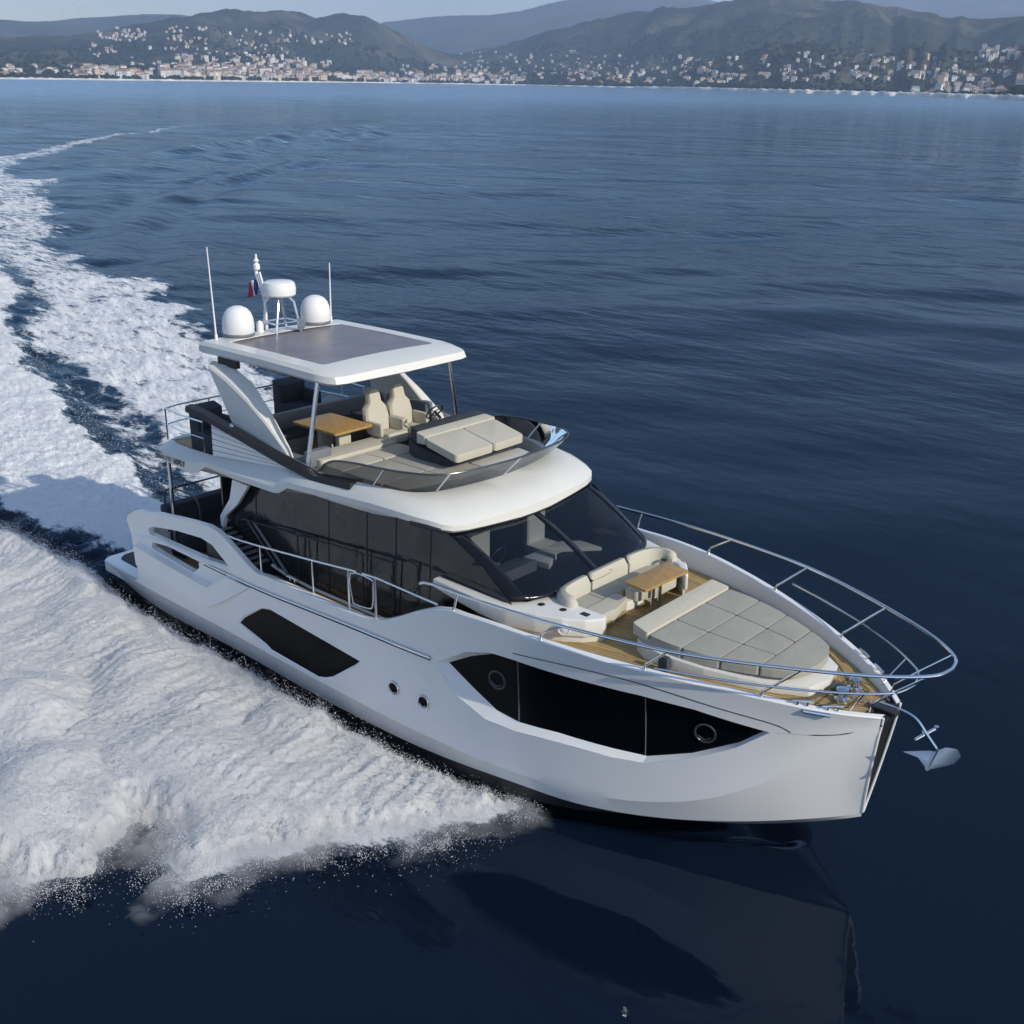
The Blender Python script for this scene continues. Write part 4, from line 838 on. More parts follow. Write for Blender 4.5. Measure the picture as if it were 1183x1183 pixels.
# ---- flybridge deck with brow
ZB = [(2.35, 3.80), (2.47, 3.78), (3.2, 3.73), (3.85, 3.69), (4.05, 3.74), (4.41, 3.95), (4.68, 3.94), (5.37, 3.91), (6.55, 3.92), (6.72, 3.95), (6.98, 4.11), (7.6, 4.15), (8.15, 4.18), (9.06, 4.23), (9.8, 4.22), (10.46, 4.17), (10.8, 4.08), (10.95, 4.02)]
zb = lambda x: float(np.interp(x, [p[0] for p in ZB], [p[1] for p in ZB]))
O = [(2.35, 0), (2.35, .7), (2.35, 1.4), (2.38, 1.9), (2.46, 2.14), (2.7, 2.28), (3.2, 2.34), (3.6, 2.36), (3.85, 2.36), (4.05, 2.36), (4.41, 2.36), (4.68, 2.36), (5.37, 2.36), (6.0, 2.36), (6.55, 2.36), (6.72, 2.36), (6.98, 2.36), (7.6, 2.36), (8.15, 2.35), (8.7, 2.34), (9.2, 2.31), (9.7, 2.27), (10.1, 2.2), (10.4, 2.1), (10.6, 2.0), (10.72, 1.85), (10.8, 1.6), (10.85, 1.25), (10.9, .8), (10.94, .4), (10.95, 0)]
I = [(2.46, 0), (2.46, .7), (2.46, 1.38), (2.5, 1.8), (2.62, 1.97), (2.85, 2.06), (3.25, 2.1), (3.6, 2.12), (3.85, 2.12), (4.05, 2.12), (4.41, 2.13), (4.68, 2.14), (5.37, 2.14), (6.0, 2.14), (6.5, 2.14), (6.7, 2.14), (6.95, 2.14), (7.5, 2.14), (8.0, 2.13), (8.5, 2.1), (8.9, 2.06), (9.2, 2.0), (9.5, 1.9), (9.7, 1.78), (9.84, 1.62), (9.93, 1.45), (10.0, 1.2), (10.05, .9), (10.09, .6), (10.12, .3), (10.13, 0)]
zi = lambda x: float(np.interp(x, [2.4, 4.4, 5.4, 7.6, 8.5, 9.1, 10.2], [4.06, 4.12, 4.22, 4.46, 4.53, 4.55, 4.50]))
def zt(x): return min(zi(x) - .02, max(3.93 + max(0, x - 3.8) * .035, zb(x) + .11 - .03 * max(0, x - 10)))
def full(H): return H + [(x, -y, *r) for x, y, *r in H[-2:0:-1]]
def ring3(H, fz): return full([(x, y, fz(i, x)) for i, (x, y) in enumerate(H)])
mid = [((ox * .45 + ix * .55), (oy * .45 + iy * .55)) for (ox, oy), (ix, iy) in zip(O, I)]
m1 = [((ox * .8 + ix * .2), (oy * .8 + iy * .2)) for (ox, oy), (ix, iy) in zip(O, I)]
fl = [(max(2.6, min(x, 9.95)) if x < 9 else x - .06, max(0, y - .06)) for x, y in I]
lip = lambda i: .05 * max(0, (O[i][0] - 8.5) / 2.5)
under = [(x if x < 9 else x - .12, max(0, y - .12) if y > 0 else 0) for x, y in O]
g = MB(); g.rings([ring3(under, lambda i, x: zb(O[i][0]) + .02), ring3(O, lambda i, x: zb(O[i][0])), ring3(O, lambda i, x: zt(O[i][0])),
    ring3(m1, lambda i, x: zt(O[i][0]) + (zi(I[i][0]) - zt(O[i][0])) * .25 + lip(i)), ring3(mid, lambda i, x: zt(O[i][0]) + (zi(I[i][0]) - zt(O[i][0])) * .62 + lip(i)), ring3(I, lambda i, x: zi(I[i][0])), ring3(fl, lambda i, x: zi(I[i][0]) - .02), ring3(fl, lambda i, x: 4.0)], cap0=True, cap1=True)
fly = g.build("flybridge_deck", gel_top, Y, 28)
g = MB(); g.bev([(2.62, -1.95), (9.8, -1.85), (9.8, 1.85), (2.62, 1.95)], 4.0, 4.03, 0); g.build("flybridge_floor", teakt, Y)
g = MB(); g.lathe([(.10, 0), (.105, .02), (.09, .035)], (10.62, -.15, 4.29), 20, (1, 1.5)); g.build("brow_vent", greyp, Y)
# dark line where windshield meets brow
g = MB(); P_ = [(x - .05, y, zb(x) - .015) for x, y in O if x >= 9.8]; g.tube([(x, -y, z) for x, y, z in P_] + [(x, y, z) for x, y, z in P_[-2::-1]], .045, 6); g.build("brow_gasket", blackp, fly)
# lettering on the aft quarter
def text(s_, loc, size, m_, par, rot, bold=0):
    c = bpy.data.curves.new("lettering", 'FONT'); c.body = s_; c.size = size; c.extrude = .002; c.offset = bold; c.resolution_u = 3
    o = bpy.data.objects.new("lettering", c); link(o); dg = bpy.context.evaluated_depsgraph_get(); me = bpy.data.meshes.new_from_object(o.evaluated_get(dg)); bpy.data.objects.remove(o)
    o = bpy.data.objects.new("lettering", me); me.materials.append(m_); link(o, par); o.location = loc; o.rotation_euler = rot; return o
text("ABSOLUTE", (2.62, -2.37, 3.80), .12, blackp, fly, (PI / 2, 0, 0), .003); text("60FLY", (3.28, -2.37, 3.785), .16, blackp, fly, (PI / 2, 0, 0), .004)
# sloping slatted side panel and black rail beam
for sg in (-1, 1):
    g = MB()
    for i in range(6):
        t0, t1 = i / 6, (i + .86) / 6
        q = lambda x, t: (x, sg * (2.13 - .02 * t), zi(x) + .0 + t * max(0, (4.93 - .185 * (x - 3.8)) - zi(x)))
        xa, xb = 4.35, 8.35 - 0.9 * i / 6 - .1
        a, b_, c, d = q(xa, t0), q(xb, t0 * .9), q(xb, t1), q(xa, t1)
        g.add([a, b_, c, d, (a[0], a[1] - sg * .05, a[2]), (b_[0], b_[1] - sg * .05, b_[2]), (c[0], c[1] - sg * .05, c[2]), (d[0], d[1] - sg * .05, d[2])], [(0, 1, 2, 3), (4, 7, 6, 5), (3, 2, 6, 7), (0, 4, 5, 1), (0, 3, 7, 4), (1, 5, 6, 2)])
    g.add([(4.33, sg * 2.075, 4.0), (8.0, sg * 2.075, 4.4), (8.0, sg * 2.075, 4.45), (4.33, sg * 2.065, 4.88)], [(0, 1, 2, 3)])
    g.build("slatted_side_panel", gel, fly, 20)
    g = MB(); P_ = [(3.65, 4.96), (3.8, 5.0), (5.0, 4.80), (6.6, 4.49), (7.5, 4.33), (8.3, 4.42)] if 0 else [(3.7, 4.97), (4.2, 4.93), (5.5, 4.72), (6.6, 4.53), (7.6, 4.40), (8.6, 4.48)]
    R = []
    for x, z in densify(P_, .4, False): R.append([(x, sg * 2.26, z - .05), (x, sg * 2.24, z + .06), (x, sg * 2.08, z + .08), (x, sg * 2.06, z - .04)])
    g.rings(R, cap0=True, cap1=True); g.build("side_beam", blackp, fly, 30)
# fly windscreen: low tinted screen with a chrome top rail
Wb = [(x, y, zi(x) + .0) for x, y in I if x >= 7.5]
Wt = [(7.75, 2.12, 4.66), (8.05, 2.12, 4.80), (8.6, 2.10, 4.87), (9.1, 2.08, 4.90), (9.5, 2.04, 4.92), (9.85, 1.97, 4.94), (10.12, 1.83, 4.94), (10.3, 1.64, 4.94), (10.42, 1.35, 4.94), (10.48, 1.0, 4.94), (10.53, .65, 4.94), (10.56, .3, 4.94), (10.57, 0, 4.94)]
while len(Wb) > len(Wt) + 1: Wb.pop(0)
n = len(Wb); 
def resamp(P, N):
    P = [Vector(p) for p in P]; L = [0]
    for a, b_ in zip(P, P[1:]): L.append(L[-1] + (b_ - a).length)
    return [Vector([np.interp(L[-1] * t / (N - 1), L, [p[k] for p in P]) for k in range(3)]) for t in range(N)]
A = resamp(spline(Wb, 4), 40); B = resamp(spline(Wt, 4), 40)
fullp = lambda P: [Vector((p.x, -p.y, p.z)) for p in P] + [p.copy() for p in P[-2::-1]]
A, B = fullp(A), fullp(B)
g = MB(); g.rings([A, B], closed=False); scr = g.build("windscreen", flyg, Y, 40)
g = MB(); g.tube(B, .020, 8); g.build("screen_rail", steeld, scr)
g = MB()
for i in (14, 25, 39, 53, 64):
    a, b_ = A[i], B[i]; g.tube([a, b_], .018, 6)
g.build("screen_post", steel, scr)
# hardtop
g = MB()
def hring(x0, x1, w, z, r, camber=0, front=.0):
    H = [(x0, 0), (x0, w * .5), (x0, w - r * .4), (x0 + r * .1, w - r * .1), (x0 + r * .4, w), ((x0 + x1) / 2, w), (x1 - 3 * r, w), (x1 - 1.2 * r, w - r * .25), (x1 - .35 * r, w - r * .8), (x1, w - 1.9 * r), (x1 + front * .6, w * .45), (x1 + front, 0)]
    return full([(x, y, z + camber * (1 - (y / w) ** 2) - .05 * max(0, (x - 6.5))) for x, y in H])
g.rings([hring(3.75, 7.35, 1.55, 6.02, .12), hring(3.62, 7.6, 1.75, 6.03, .15, 0, .05), hring(3.6, 7.72, 1.80, 6.08, .18, .01, .06), hring(3.62, 7.66, 1.79, 6.19, .18, .03, .06), hring(3.68, 7.40, 1.72, 6.25, .15, .03, .05), hring(4.15, 7.0, 1.42, 6.262, .05, .03, 0), hring(4.17, 6.98, 1.40, 6.24, .05, .03, 0)], cap0=True, cap1=True)
ht = g.build("hardtop", gel_top, Y, 30)
g = MB(); g.rings([hring(4.18, 6.97, 1.39, 6.243, .03, .03, 0), hring(4.18, 6.97, 1.39, 6.256, .03, .03, 0)], cap1=True); g.build("roof_panel", roofp, ht)
g = MB(); g.rbox(7.1, 7.3, -.35, -.1, 6.20, 6.235, .01); g.build("nav_light", greyp, ht)
g = MB()
for sg in (-1, 1): g.tube([(7.15, sg * 1.66, 6.06), (7.12, sg * 1.98, 4.45)], .042, 12)
g.build("hardtop_post", steel, ht)
FO = [(4.10, 5.86), (4.73, 5.66), (5.40, 5.37), (6.02, 5.02), (6.60, 4.62), (6.75, 4.36), (6.4, 4.30), (5.40, 4.52), (5.02, 4.72)]      # outer face
FI = [(3.84, 5.88), (4.50, 5.90), (5.22, 5.66), (5.85, 5.20), (6.45, 4.66), (6.75, 4.30), (6.4, 4.28), (5.2, 4.45), (4.72, 4.85)]     # inner face
for sg in (-1, 1):   # raked fin pillars: slender outer face and a broad bright front edge
    n = len(FO); yo = lambda z: sg * (2.06 - .075 * (z - 4.2)); yi = lambda z: sg * (1.90 - .15 * (z - 4.2))
    vs = [(x, yo(z), z) for x, z in FO] + [(x, yi(z), z) for x, z in FI]
    fs = [tuple(range(n)), tuple(n + i for i in range(n))[::-1]] + [(i, n + i, n + (i + 1) % n, (i + 1) % n) for i in range(n)]
    bmx = bmesh.new(); bv = [bmx.verts.new(p) for p in vs]; [bmx.faces.new([bv[i] for i in f_]) for f_ in fs]; bmesh.ops.recalc_face_normals(bmx, faces=bmx.faces); bmesh.ops.bevel(bmx, geom=bmx.edges[:], offset=.018, segments=2, affect='EDGES', clamp_overlap=True)
    g = MB(); g.bm(bmx); fin = g.build("fin_pillar", gel_top, Y, 25); y = yo
    g = MB(); g.bev([(4.15, sg * 1.72), (4.75, sg * 1.72), (4.75, sg * 1.62), (4.15, sg * 1.62)], 5.85, 6.05, .01); g.build("pillar_mount", blackp, fin)
    g = MB(); g.lathe([(.055, 0), (.06, .02), (.02, .06)], (0, 0, 0), 14); o = g.build("fin_light", steel, fin); o.location = (5.05, y(4.85) + sg * .1, 4.85); o.rotation_euler = (sg * -PI / 2, 0, 0)
# roof equipment
for sg in (-1, 1):
    g = MB(); g.lathe([(.26, 0), (.30, .03), (.30, .12), (.31, .14), (.315, .30), (.30, .42), (.26, .53), (.19, .61), (.09, .655), (.01, .665)], (3.86, sg * .98, 6.22), 32); o = g.build("satellite_dome", white, Y)
    g = MB(); g.lathe([(.305, 0), (.318, .02), (.318, .05), (.305, .07)], (3.86, sg * .98, 6.28), 32); g.build("dome_base_ring", greyp, o)
    g = MB(); g.tube([(3.78, sg * 1.46, 6.22), (3.78, sg * 1.46, 6.36)], .03, 8); g.tube([(3.78, sg * 1.46, 6.3), (3.76, sg * 1.50, 8.06 if sg < 0 else 7.50)], [.018, .011], 8); g.build("whip_antenna", white, Y)
g = MB(); g.lathe([(.30, 0), (.33, .03), (.34, .12), (.335, .2), (.31, .27), (.26, .30), (.02, .31)], (3.92, .03, 6.98), 32); rad = g.build("radar_dome", white, Y)
g = MB()
for dx, dy in ((-.2, -.2), (.2, -.2), (.2, .2), (-.2, .2)): g.tube([(3.92 + dx * 1.25, .03 + dy * 1.6, 6.2), (3.92 + dx, .03 + dy, 6.85), (3.92 + dx * .6, .03 + dy * .6, 6.98)], .026, 8)
g.tube([(3.92 + .24, .03 - .3, 6.45), (3.92 + .24, .03 + .3, 6.45), (3.92 - .24, .03 + .3, 6.45), (3.92 - .24, .03 - .3, 6.45)], .018, 6, closed=True)
g.build("radar_leg", steel, rad)
g = MB(); g.tube([(4.32, .22, 6.42), (4.36, .22, 6.42)], .1, 16); g.tube([(4.3, .22, 6.25), (4.3, .22, 6.4)], .02, 6); g.build("horn", steel, Y)
g = MB(); g.lathe([(.07, 0), (.075, .2), (.05, .27), (.01, .29)], (3.8, -.42, 6.22), 14); g.build("gps_antenna", white, Y)
g = MB(); g.tube([(3.45, .0, 6.2), (3.45, 0, 6.85), (3.22, 0, 7.35), (3.22, 0, 7.55)], .035, 8); g.tube([(3.55, .0, 6.85), (3.33, 0, 7.4)], .02, 8)
mast = g.build("light_mast", white, Y)
g = MB(); g.lathe([(.03, 0), (.07, .03), (.07, .12), (.03, .16), (.06, .2), (.02, .27), (.02, .34)], (3.24, 0, 7.42), 16); g.build("mast_light", white, mast)
# flag streaming from the mast (a thing of its own)
fo = bpy.data.objects.new("flag", None); link(fo); fo.matrix_world = YW @ Matrix.Translation((3.28, -.02, 7.1))
tag(fo, "small red, white and blue ensign flying from the light mast", "flag")
for k, mm in enumerate((red, white, flagblue)):
    V = []; F = []
    for i in range(5):
        for j in range(7):
            zz = -.32 * (j / 6) + .16; xx = -(k * .09 + .09 * i / 4); V.append((xx, .03 * math.sin(xx * 22 + zz * 9) + (0.2 * xx), zz + xx * .35))
    for i in range(4):
        for j in range(6): a = i * 7 + j; F.append((a, a + 1, a + 8, a + 7))
    o = np_mesh("flag_stripe", V, F, (flagblue, white, red)[k], fo); sm = o.modifiers.new("t", 'SOLIDIFY'); sm.thickness = .004
# ---- flybridge furniture
def cushion(name, P, z0, z1, m_, par, r=.08, b=.045):
    g = MB(); g.bev(rnd(P, r), z0, z1, b, 3); return g.build(name, m_, par, 40)
pad = bpy.data.objects.new("fly_sunpad", None); link(pad, Y)
g = MB(); g.bev(rnd([(6.75, -1.75), (9.3, -1.75), (9.85, -1.2), (9.95, 1.2), (9.15, 1.5), (9.1, .05), (7.9, .15), (6.75, .1)], .06), 4.03, 4.36, .02); g.build("pad_base", gel_top, pad)
for P in ([(6.75, -1.78), (7.28, -1.78), (7.28, .12), (6.75, .12)],):
    cushion("cushion", P, 4.36, 4.56, cushl, pad, .08)
for P in ([(7.30, -1.78), (7.86, -1.78), (7.86, -.78), (7.30, -.78)], [(7.30, -.76), (7.86, -.76), (7.86, .12), (7.30, .12)]): cushion("cushion", P, 4.34, 4.5, cushl, pad, .05)
for P in ([(7.88, -1.78), (8.9, -1.78), (8.9, -.72), (7.88, -.72)], [(7.88, -.70), (8.9, -.70), (8.9, .14), (7.88, .12)], [(8.92, -1.76), (9.38, -1.72), (9.75, -1.42), (9.88, -.72), (8.92, -.72)], [(8.92, -.70), (9.89, -.70), (9.92, .12), (8.92, .14)]): cushion("cushion", P, 4.34, 4.49, cush, pad, .05)
cushion("cushion", [(9.18, .15), (9.93, .15), (9.9, .9), (9.75, 1.4), (9.18, 1.5)], 4.34, 4.50, gel_top, pad, .05)
con = bpy.data.objects.new("helm_console", None); link(con, Y)
g = MB(); g.bev(rnd([(7.85, -.15), (8.2, -.32), (9.12, -.30), (9.15, 1.42), (7.9, 1.7)], .08), 4.03, lambda x, y: 4.76 - .12 * (x - 8), .03); g.build("console_body", greyf, con)
g = MB(); g.bev(rnd([(7.85, -.1), (8.28, -.28), (8.30, 1.55), (7.87, 1.7)], .08), 4.7, lambda x, y: 4.99 + .05 * (x - 8), .04); g.build("dashboard", greyf, con)
top = lambda x, y: 5.03 - .17 * (x - 8.15)
for P in ([(8.30, -.38), (8.55, -.38), (8.55, 1.55), (8.30, 1.5)],): 
    g = MB(); g.bev(rnd(P, .06), 4.82, lambda x, y: top(x, y) + .015, .04, 3); g.build("cushion", cushl, con)
for P in ([(8.56, -.4), (9.42, -.45), (9.42, .55), (8.56, .58)], [(8.56, .6), (9.42, .57), (9.40, 1.42), (8.56, 1.5)]):
    g = MB(); g.bev(rnd(P, .09), lambda x, y: top(x, y) - .15, top, .055, 3); g.build("cushion", cushl, con)
g = MB(); g.tube([(7.66 + .12 * math.sin(a) , .75 + .19 * math.cos(a), 5.08 + .15 * math.sin(a)) for a in np.linspace(0, 2 * PI, 20, endpoint=False)], .017, 6, closed=True)
for a in (0.6, 2.6, 4.7): g.tube([(7.66, .75, 5.08), (7.66 + .12 * math.sin(a), .75 + .19 * math.cos(a), 5.08 + .15 * math.sin(a))], .011, 6)
g.tube([(7.66, .75, 5.08), (7.82, .75, 4.98)], .03, 8); g.build("steering_wheel", blackp, con)
for cy in (.22, .86):   # helm seats
    hs = bpy.data.objects.new("helm_seat", None); link(hs, Y); cx = 6.85
    g = MB(); g.rbox(cx - .2, cx + .34, cy - .27, cy + .27, 4.45, 4.62, .06, 3); g.rbox(cx + .2, cx + .36, cy - .26, cy + .26, 4.5, 4.68, .06, 3); g.build("seat_cushion", cushl, hs)
    bk = MB(); prof = [(-.27, 0), (-.30, .25), (-.27, .45), (-.16, .56), (-.15, .70), (-.10, .80), (.10, .80), (.15, .70), (.16, .56), (.27, .45), (.30, .25), (.27, 0)]
    def L(xo, s_, bul=0): return [(cx - .26 - .22 * z + xo, cy + yy * s_, 4.62 + z * (.98 if s_ == 1 else 1) * (1 if z else 1)) for yy, z in prof]
    bk.rings([L(-.06, .9), L(-.04, 1), L(.05, 1), L(.09, .86)], cap0=True, cap1=True); bk.build("backrest", cushl, hs, 40)
    g = MB(); 
    for sg in (-1, 1): g.rbox(cx - .22, cx + .2, cy + sg * .29 - .04, cy + sg * .29 + .04, 4.6, 4.86, .035, 3)
    g.build("armrest", cushl, hs)
    g = MB(); g.rbox(cx - .255, cx - .235, cy - .14, cy + .14, 4.86, 4.885, .005, 1); g.build("backrest_slot", blackp, hs)
    g = MB(); g.lathe([(.2, 0), (.2, .02), (.07, .04), (.07, .43)], (cx + .05, cy, 4.03), 16); g.build("pedestal", greyp, hs)
tb = bpy.data.objects.new("fly_table", None); link(tb, Y)
g = MB(); g.bev(rnd([(5.55, -1.08), (6.85, -1.08), (6.85, -.12), (5.55, -.12)], .06), 4.79, 4.84, .012); g.build("tabletop", teakt, tb)
for x in (5.95, 6.5): g = MB(); g.bev([(x - .06, -.75), (x + .06, -.75), (x + .06, -.45), (x - .06, -.45)], 4.03, 4.79, .02); g.build("leg", cushl, tb)
sf = bpy.data.objects.new("fly_sofa", None); link(sf, Y)
g = MB(); g.rbox(3.1, 6.5, 1.15, 1.9, 4.03, 4.42, .04); g.rbox(4.9, 5.4, -1.7, 1.2, 4.03, 4.42, .04); g.rbox(5.4, 7.1, -1.95, -1.45, 4.03, 4.4, .04); g.build("sofa_base", greyp, sf)
g = MB(); g.rbox(4.9, 5.5, .9, 1.75, 4.42, 4.55, .05, 3); g.rbox(5.05, 5.42, -1.5, .9, 4.42, 4.55, .05, 3); g.rbox(5.5, 6.4, 1.15, 1.75, 4.42, 4.55, .05, 3); g.build("seat_cushion", greyf, sf)
g = MB(); g.rbox(5.2, 6.45, 1.7, 1.92, 4.42, 4.86, .07, 3); g.rbox(4.72, 4.95, -1.6, 1.9, 4.4, 4.82, .07, 3); g.rbox(6.95, 7.15, -1.95, -1.4, 4.4, 4.72, .07, 3); g.build("backrest", greyp, sf)
for i, (x0, x1, y0, y1, lab) in enumerate(((3.35, 4.25, -1.98, -1.35, "dark grey covered deck chair beside the flybridge side rail"), (2.75, 3.6, .55, 1.25, "dark grey covered deck chair at the far side of the aft flybridge"))):
    ch = bpy.data.objects.new("covered_deck_chair", None); link(ch); ch.matrix_world = YW @ Matrix.Translation(((x0 + x1) / 2, (y0 + y1) / 2, 4.03)); hx, hw = (x1 - x0) / 2, (y1 - y0) / 2
    tag(ch, lab, "deck chair")
    g = MB(); g.bev(rnd([(-hx, -hw), (hx, -hw), (hx, hw), (-hx, hw)], .06), .02, .42, .04, 3); g.build("seat", greyf, ch)
    g = MB(); g.bev(rnd([(-hx, -hw), (-hx + .3, -hw), (-hx + .3, hw), (-hx, hw)], .05), .42, lambda x, y: .90 - .25 * (x + hx), .05, 3); g.rbox(-hx, hx, hw - .12, hw, .40, .68, .04, 3); g.build("backrest", greyf, ch)
    g = MB()
    for sx in (-1, 1):
        for sy in (-1, 1): g.tube([(sx * (hx - .06), sy * (hw - .06), 0), (sx * (hx - .06), sy * (hw - .06), .1)], .02, 6)
    g.build("leg", steeld, ch)
# aft fly rail
g = MB(); base_ = [(4.05, -2.1), (3.2, -2.1), (2.6, -2.02), (2.5, -1.7), (2.48, 0), (2.5, 1.7), (2.6, 2.02), (3.2, 2.1), (4.05, 2.1)]
g.tube([(x, y, 4.74) for x, y in base_], .018, 8); g.tube([(x, y, 4.40) for x, y in base_], .012, 6)
for x, y in ((4.02, -2.1), (2.55, -2.0), (2.48, -.9), (2.48, .3), (2.48, 1.2), (2.6, 2.02), (3.3, 2.1), (4.05, 2.1)): g.tube([(x, y, 4.06), (x, y, 4.74)], .017, 6)
g.build("aft_fly_rail", steel, Y)
# ---- windshield
def wsp(u, v):   # u -1..1 across, v 0 top 1 bottom
    a = abs(u); tx = 10.88 - .12 * a ** 2 - .12 * a ** 8; ty = 1.9 * a; tz = 4.0 + .04 * (a ** 3)
    bx = 12.42 - .12 * a ** 2 - .30 * a ** 5; by = 1.88 * a; bz = 3.19 + .06 * a
    return Vector((tx + (bx - tx) * v, math.copysign(ty + (by - ty) * v, u), tz + (bz - tz) * v + .05 * math.sin(PI * v)))
g = MB(); fr = MB()
us = list(np.linspace(-1, 1, 49)); vs_ = [0, .035, .1, .25, .4, .55, .7, .85, .93, 1]
for i in range(48):
    for j in range(9):
        q = [wsp(us[i], vs_[j]), wsp(us[i], vs_[j + 1]), wsp(us[i + 1], vs_[j + 1]), wsp(us[i + 1], vs_[j])]
        um = (us[i] + us[i + 1]) / 2
        edge = abs(um) > .88 or abs(um) < .05 or j in (0, 8)
        (fr if edge else g).add(q, [(0, 1, 2, 3)])
ws = g.build("windshield", wsg, Y, 60)
bmx = bmesh.new(); bmx.from_mesh(ws.data); bmesh.ops.remove_doubles(bmx, verts=bmx.verts, dist=1e-4); bmx.to_mesh(ws.data); bmx.free()
o = fr.build("windshield_frame", frameg, ws, 60); bmx = bmesh.new(); bmx.from_mesh(o.data); bmesh.ops.remove_doubles(bmx, verts=bmx.verts, dist=1e-4); bmx.to_mesh(o.data); bmx.free()
sol = o.modifiers.new("t", 'SOLIDIFY'); sol.thickness = .008; sol.offset = 0.6
g = MB()
for sg in (-.62, .12): g.tube([wsp(sg + .4 * t, .985 - .06 * t) + Vector((.01, 0, .03)) for t in np.linspace(0, 1, 6)], .012, 6)
g.build("wiper", blackp, ws)
# interior seen through the glass
it = bpy.data.objects.new("wheelhouse_interior", None); link(it, Y)
g = MB(); g.box(8.0, 12.2, -1.85, 1.85, 2.25, 2.3); g.box(8.0, 8.04, -1.85, 1.85, 2.3, 3.95); g.build("floor", darkin, it)
g = MB(); g.bev([(11.15, -1.75), (12.0, -1.7), (12.2, 0), (12.0, 1.7), (11.15, 1.75)], 2.3, lambda x, y: 3.22 - .05 * (12 - x), .04); g.build("dashboard", darkin, it)
g = MB(); g.bev([(10.85, -1.35), (11.4, -1.4), (11.4, -.5), (10.85, -.45)], 2.3, lambda x, y: 3.32 + .25 * (x - 11.1), .05); g.build("helm_pod", greyp, it)
g = MB(); g.bev([(11.0, -.42), (11.55, -.36), (11.3, .15), (11.0, .15)], 3.1, 3.30, .02); g.bev([(10.95, .25), (11.7, .95), (11.2, .95), (10.95, .7)], 3.05, 3.27, .02); g.bev([(10.6, -1.7), (10.95, -1.7), (10.9, -1.45), (10.6, -1.5)], 3.2, 3.36, .02); g.build("console_trim", lightin, it)
g = MB(); g.tube([(10.88 + .08 * math.sin(a), -.95 + .2 * math.cos(a), 3.42 + .19 * math.sin(a)) for a in np.linspace(0, 2 * PI, 20, endpoint=False)], .018, 6, closed=True); g.build("wheel", blackp, it)
for cy in (-1.2, -.55, 1.0):
    g = MB(); g.rbox(10.0, 10.5, cy - .27, cy + .27, 2.75, 2.95, .05); g.rbox(9.95, 10.12, cy - .26, cy + .26, 2.9, 3.66, .07, 3); g.build("pilot_seat", lightin, it)
# ---- foredeck trunk and lounge
TR = [(10.45, 2.10), (11.0, 2.10), (11.5, 2.08), (12.0, 2.0), (12.5, 1.86), (12.9, 1.68), (13.2, 1.46), (13.38, 1.2)]
arm_in = [(13.32, 1.06), (13.0, 1.12), (12.6, 1.12)]
trunk = bpy.data.objects.new("foredeck_lounge", None); link(trunk, Y)
tz = lambda x, y: 3.18 - .03 * (x - 12)
# base with the seat well cut out: outer U
outer = [(x, -y) for x, y in TR] + [(13.34, -1.08)] + [(12.36, -1.14), (12.36, 1.50), (12.95, 1.50)] + [(13.34, 1.15)] + [(x, y) for x, y in TR[::-1]] + [(10.45, 1.92), (11.8, 1.86), (12.1, 1.6), (12.27, .9), (12.30, 0), (12.27, -.9), (12.1, -1.6), (11.8, -1.86), (10.45, -1.92)]
g = MB(); g.bev(outer, lambda x, y: 2.84 + max(0, 12.0 - x) * .17, lambda x, y: tz(x, y) + .02 * max(0, 12 - x), .035, 3); tk = g.build("coaming", gel_top, trunk, 40)
g = MB(); g.bev([(11.93, -1.95), (12.5, -1.82), (12.9, -1.64), (13.18, -1.42), (13.35, -1.18), (13.32, -1.1), (12.4, -1.1), (12.4, 1.46), (12.95, 1.46), (13.32, 1.15), (13.35, 1.18), (13.18, 1.42), (12.9, 1.64), (12.5, 1.82), (11.93, 1.95)], 2.63, 2.86, 0); g.build("coaming_base", gel_top, trunk)
g = MB(); g.add([(10.6, -1.98, 2.0), (11.93, -1.83, 2.0), (11.93, -1.83, 2.86), (10.6, -1.98, 2.86)], [(0, 1, 2, 3)]); g.build("trunk_window", blackg, trunk, mirror=True)
g = MB(); g.bev([(12.3, -1.13), (13.02, -1.13), (13.10, -.6), (12.97, 0), (13.10, .6), (13.02, 1.13), (12.3, 1.13)], 2.63, 2.9, .01); g.build("seat_base", gel_top, trunk)
g = MB()   # gold coloured panels on the seat front
for a, b_, c in (((13.07, -1.02), (13.11, -.62), 1), ((13.085, -.5), (13.02, -.12), 1), ((13.02, .16), (13.085, .5), 1), ((13.11, .62), (13.07, 1.02), 1)):
    g.add([(a[0] + .012, a[1], 2.66), (b_[0] + .012, b_[1], 2.66), (b_[0] + .012, b_[1], 2.84), (a[0] + .012, a[1], 2.78)], [(0, 1, 2, 3)])
g.build("seat_front_panel", gold, trunk)
def arc_strip(P, n): return resamp(spline([(x, y, 0) for x, y in P], 6), n)
seg = [[(12.42, -1.12), (12.42, -.42), (13.02, -.42), (13.14, -.65), (13.08, -1.12)], [(12.42, -.40), (12.42, .40), (13.02, .40), (13.0, 0), (13.02, -.40)], [(12.42, .42), (12.42, 1.46), (13.08, 1.46), (13.14, .65), (13.02, .42)]]
for P in seg:
    a = [(x, y) for x, y in P]; P1_ = [(x if x < 12.8 else 12.78, y) for x, y in a]
    cushion("seat_cushion", [(12.44, min(p[1] for p in P)), (12.78, min(p[1] for p in P)), (12.78, max(p[1] for p in P)), (12.44, max(p[1] for p in P))], 2.9, 3.03, cush, trunk, .04)
for P in ([(12.8, -1.12), (12.8, -.12), (13.06, -.12), (13.19, -.6), (13.14, -1.12)], [(12.8, .12), (12.8, 1.46), (12.98, 1.46), (13.2, 1.12), (13.19, .6), (13.06, .12)]):
    cushion("seat_cushion", P, 2.88, 3.05, cushl, trunk, .06, .05)
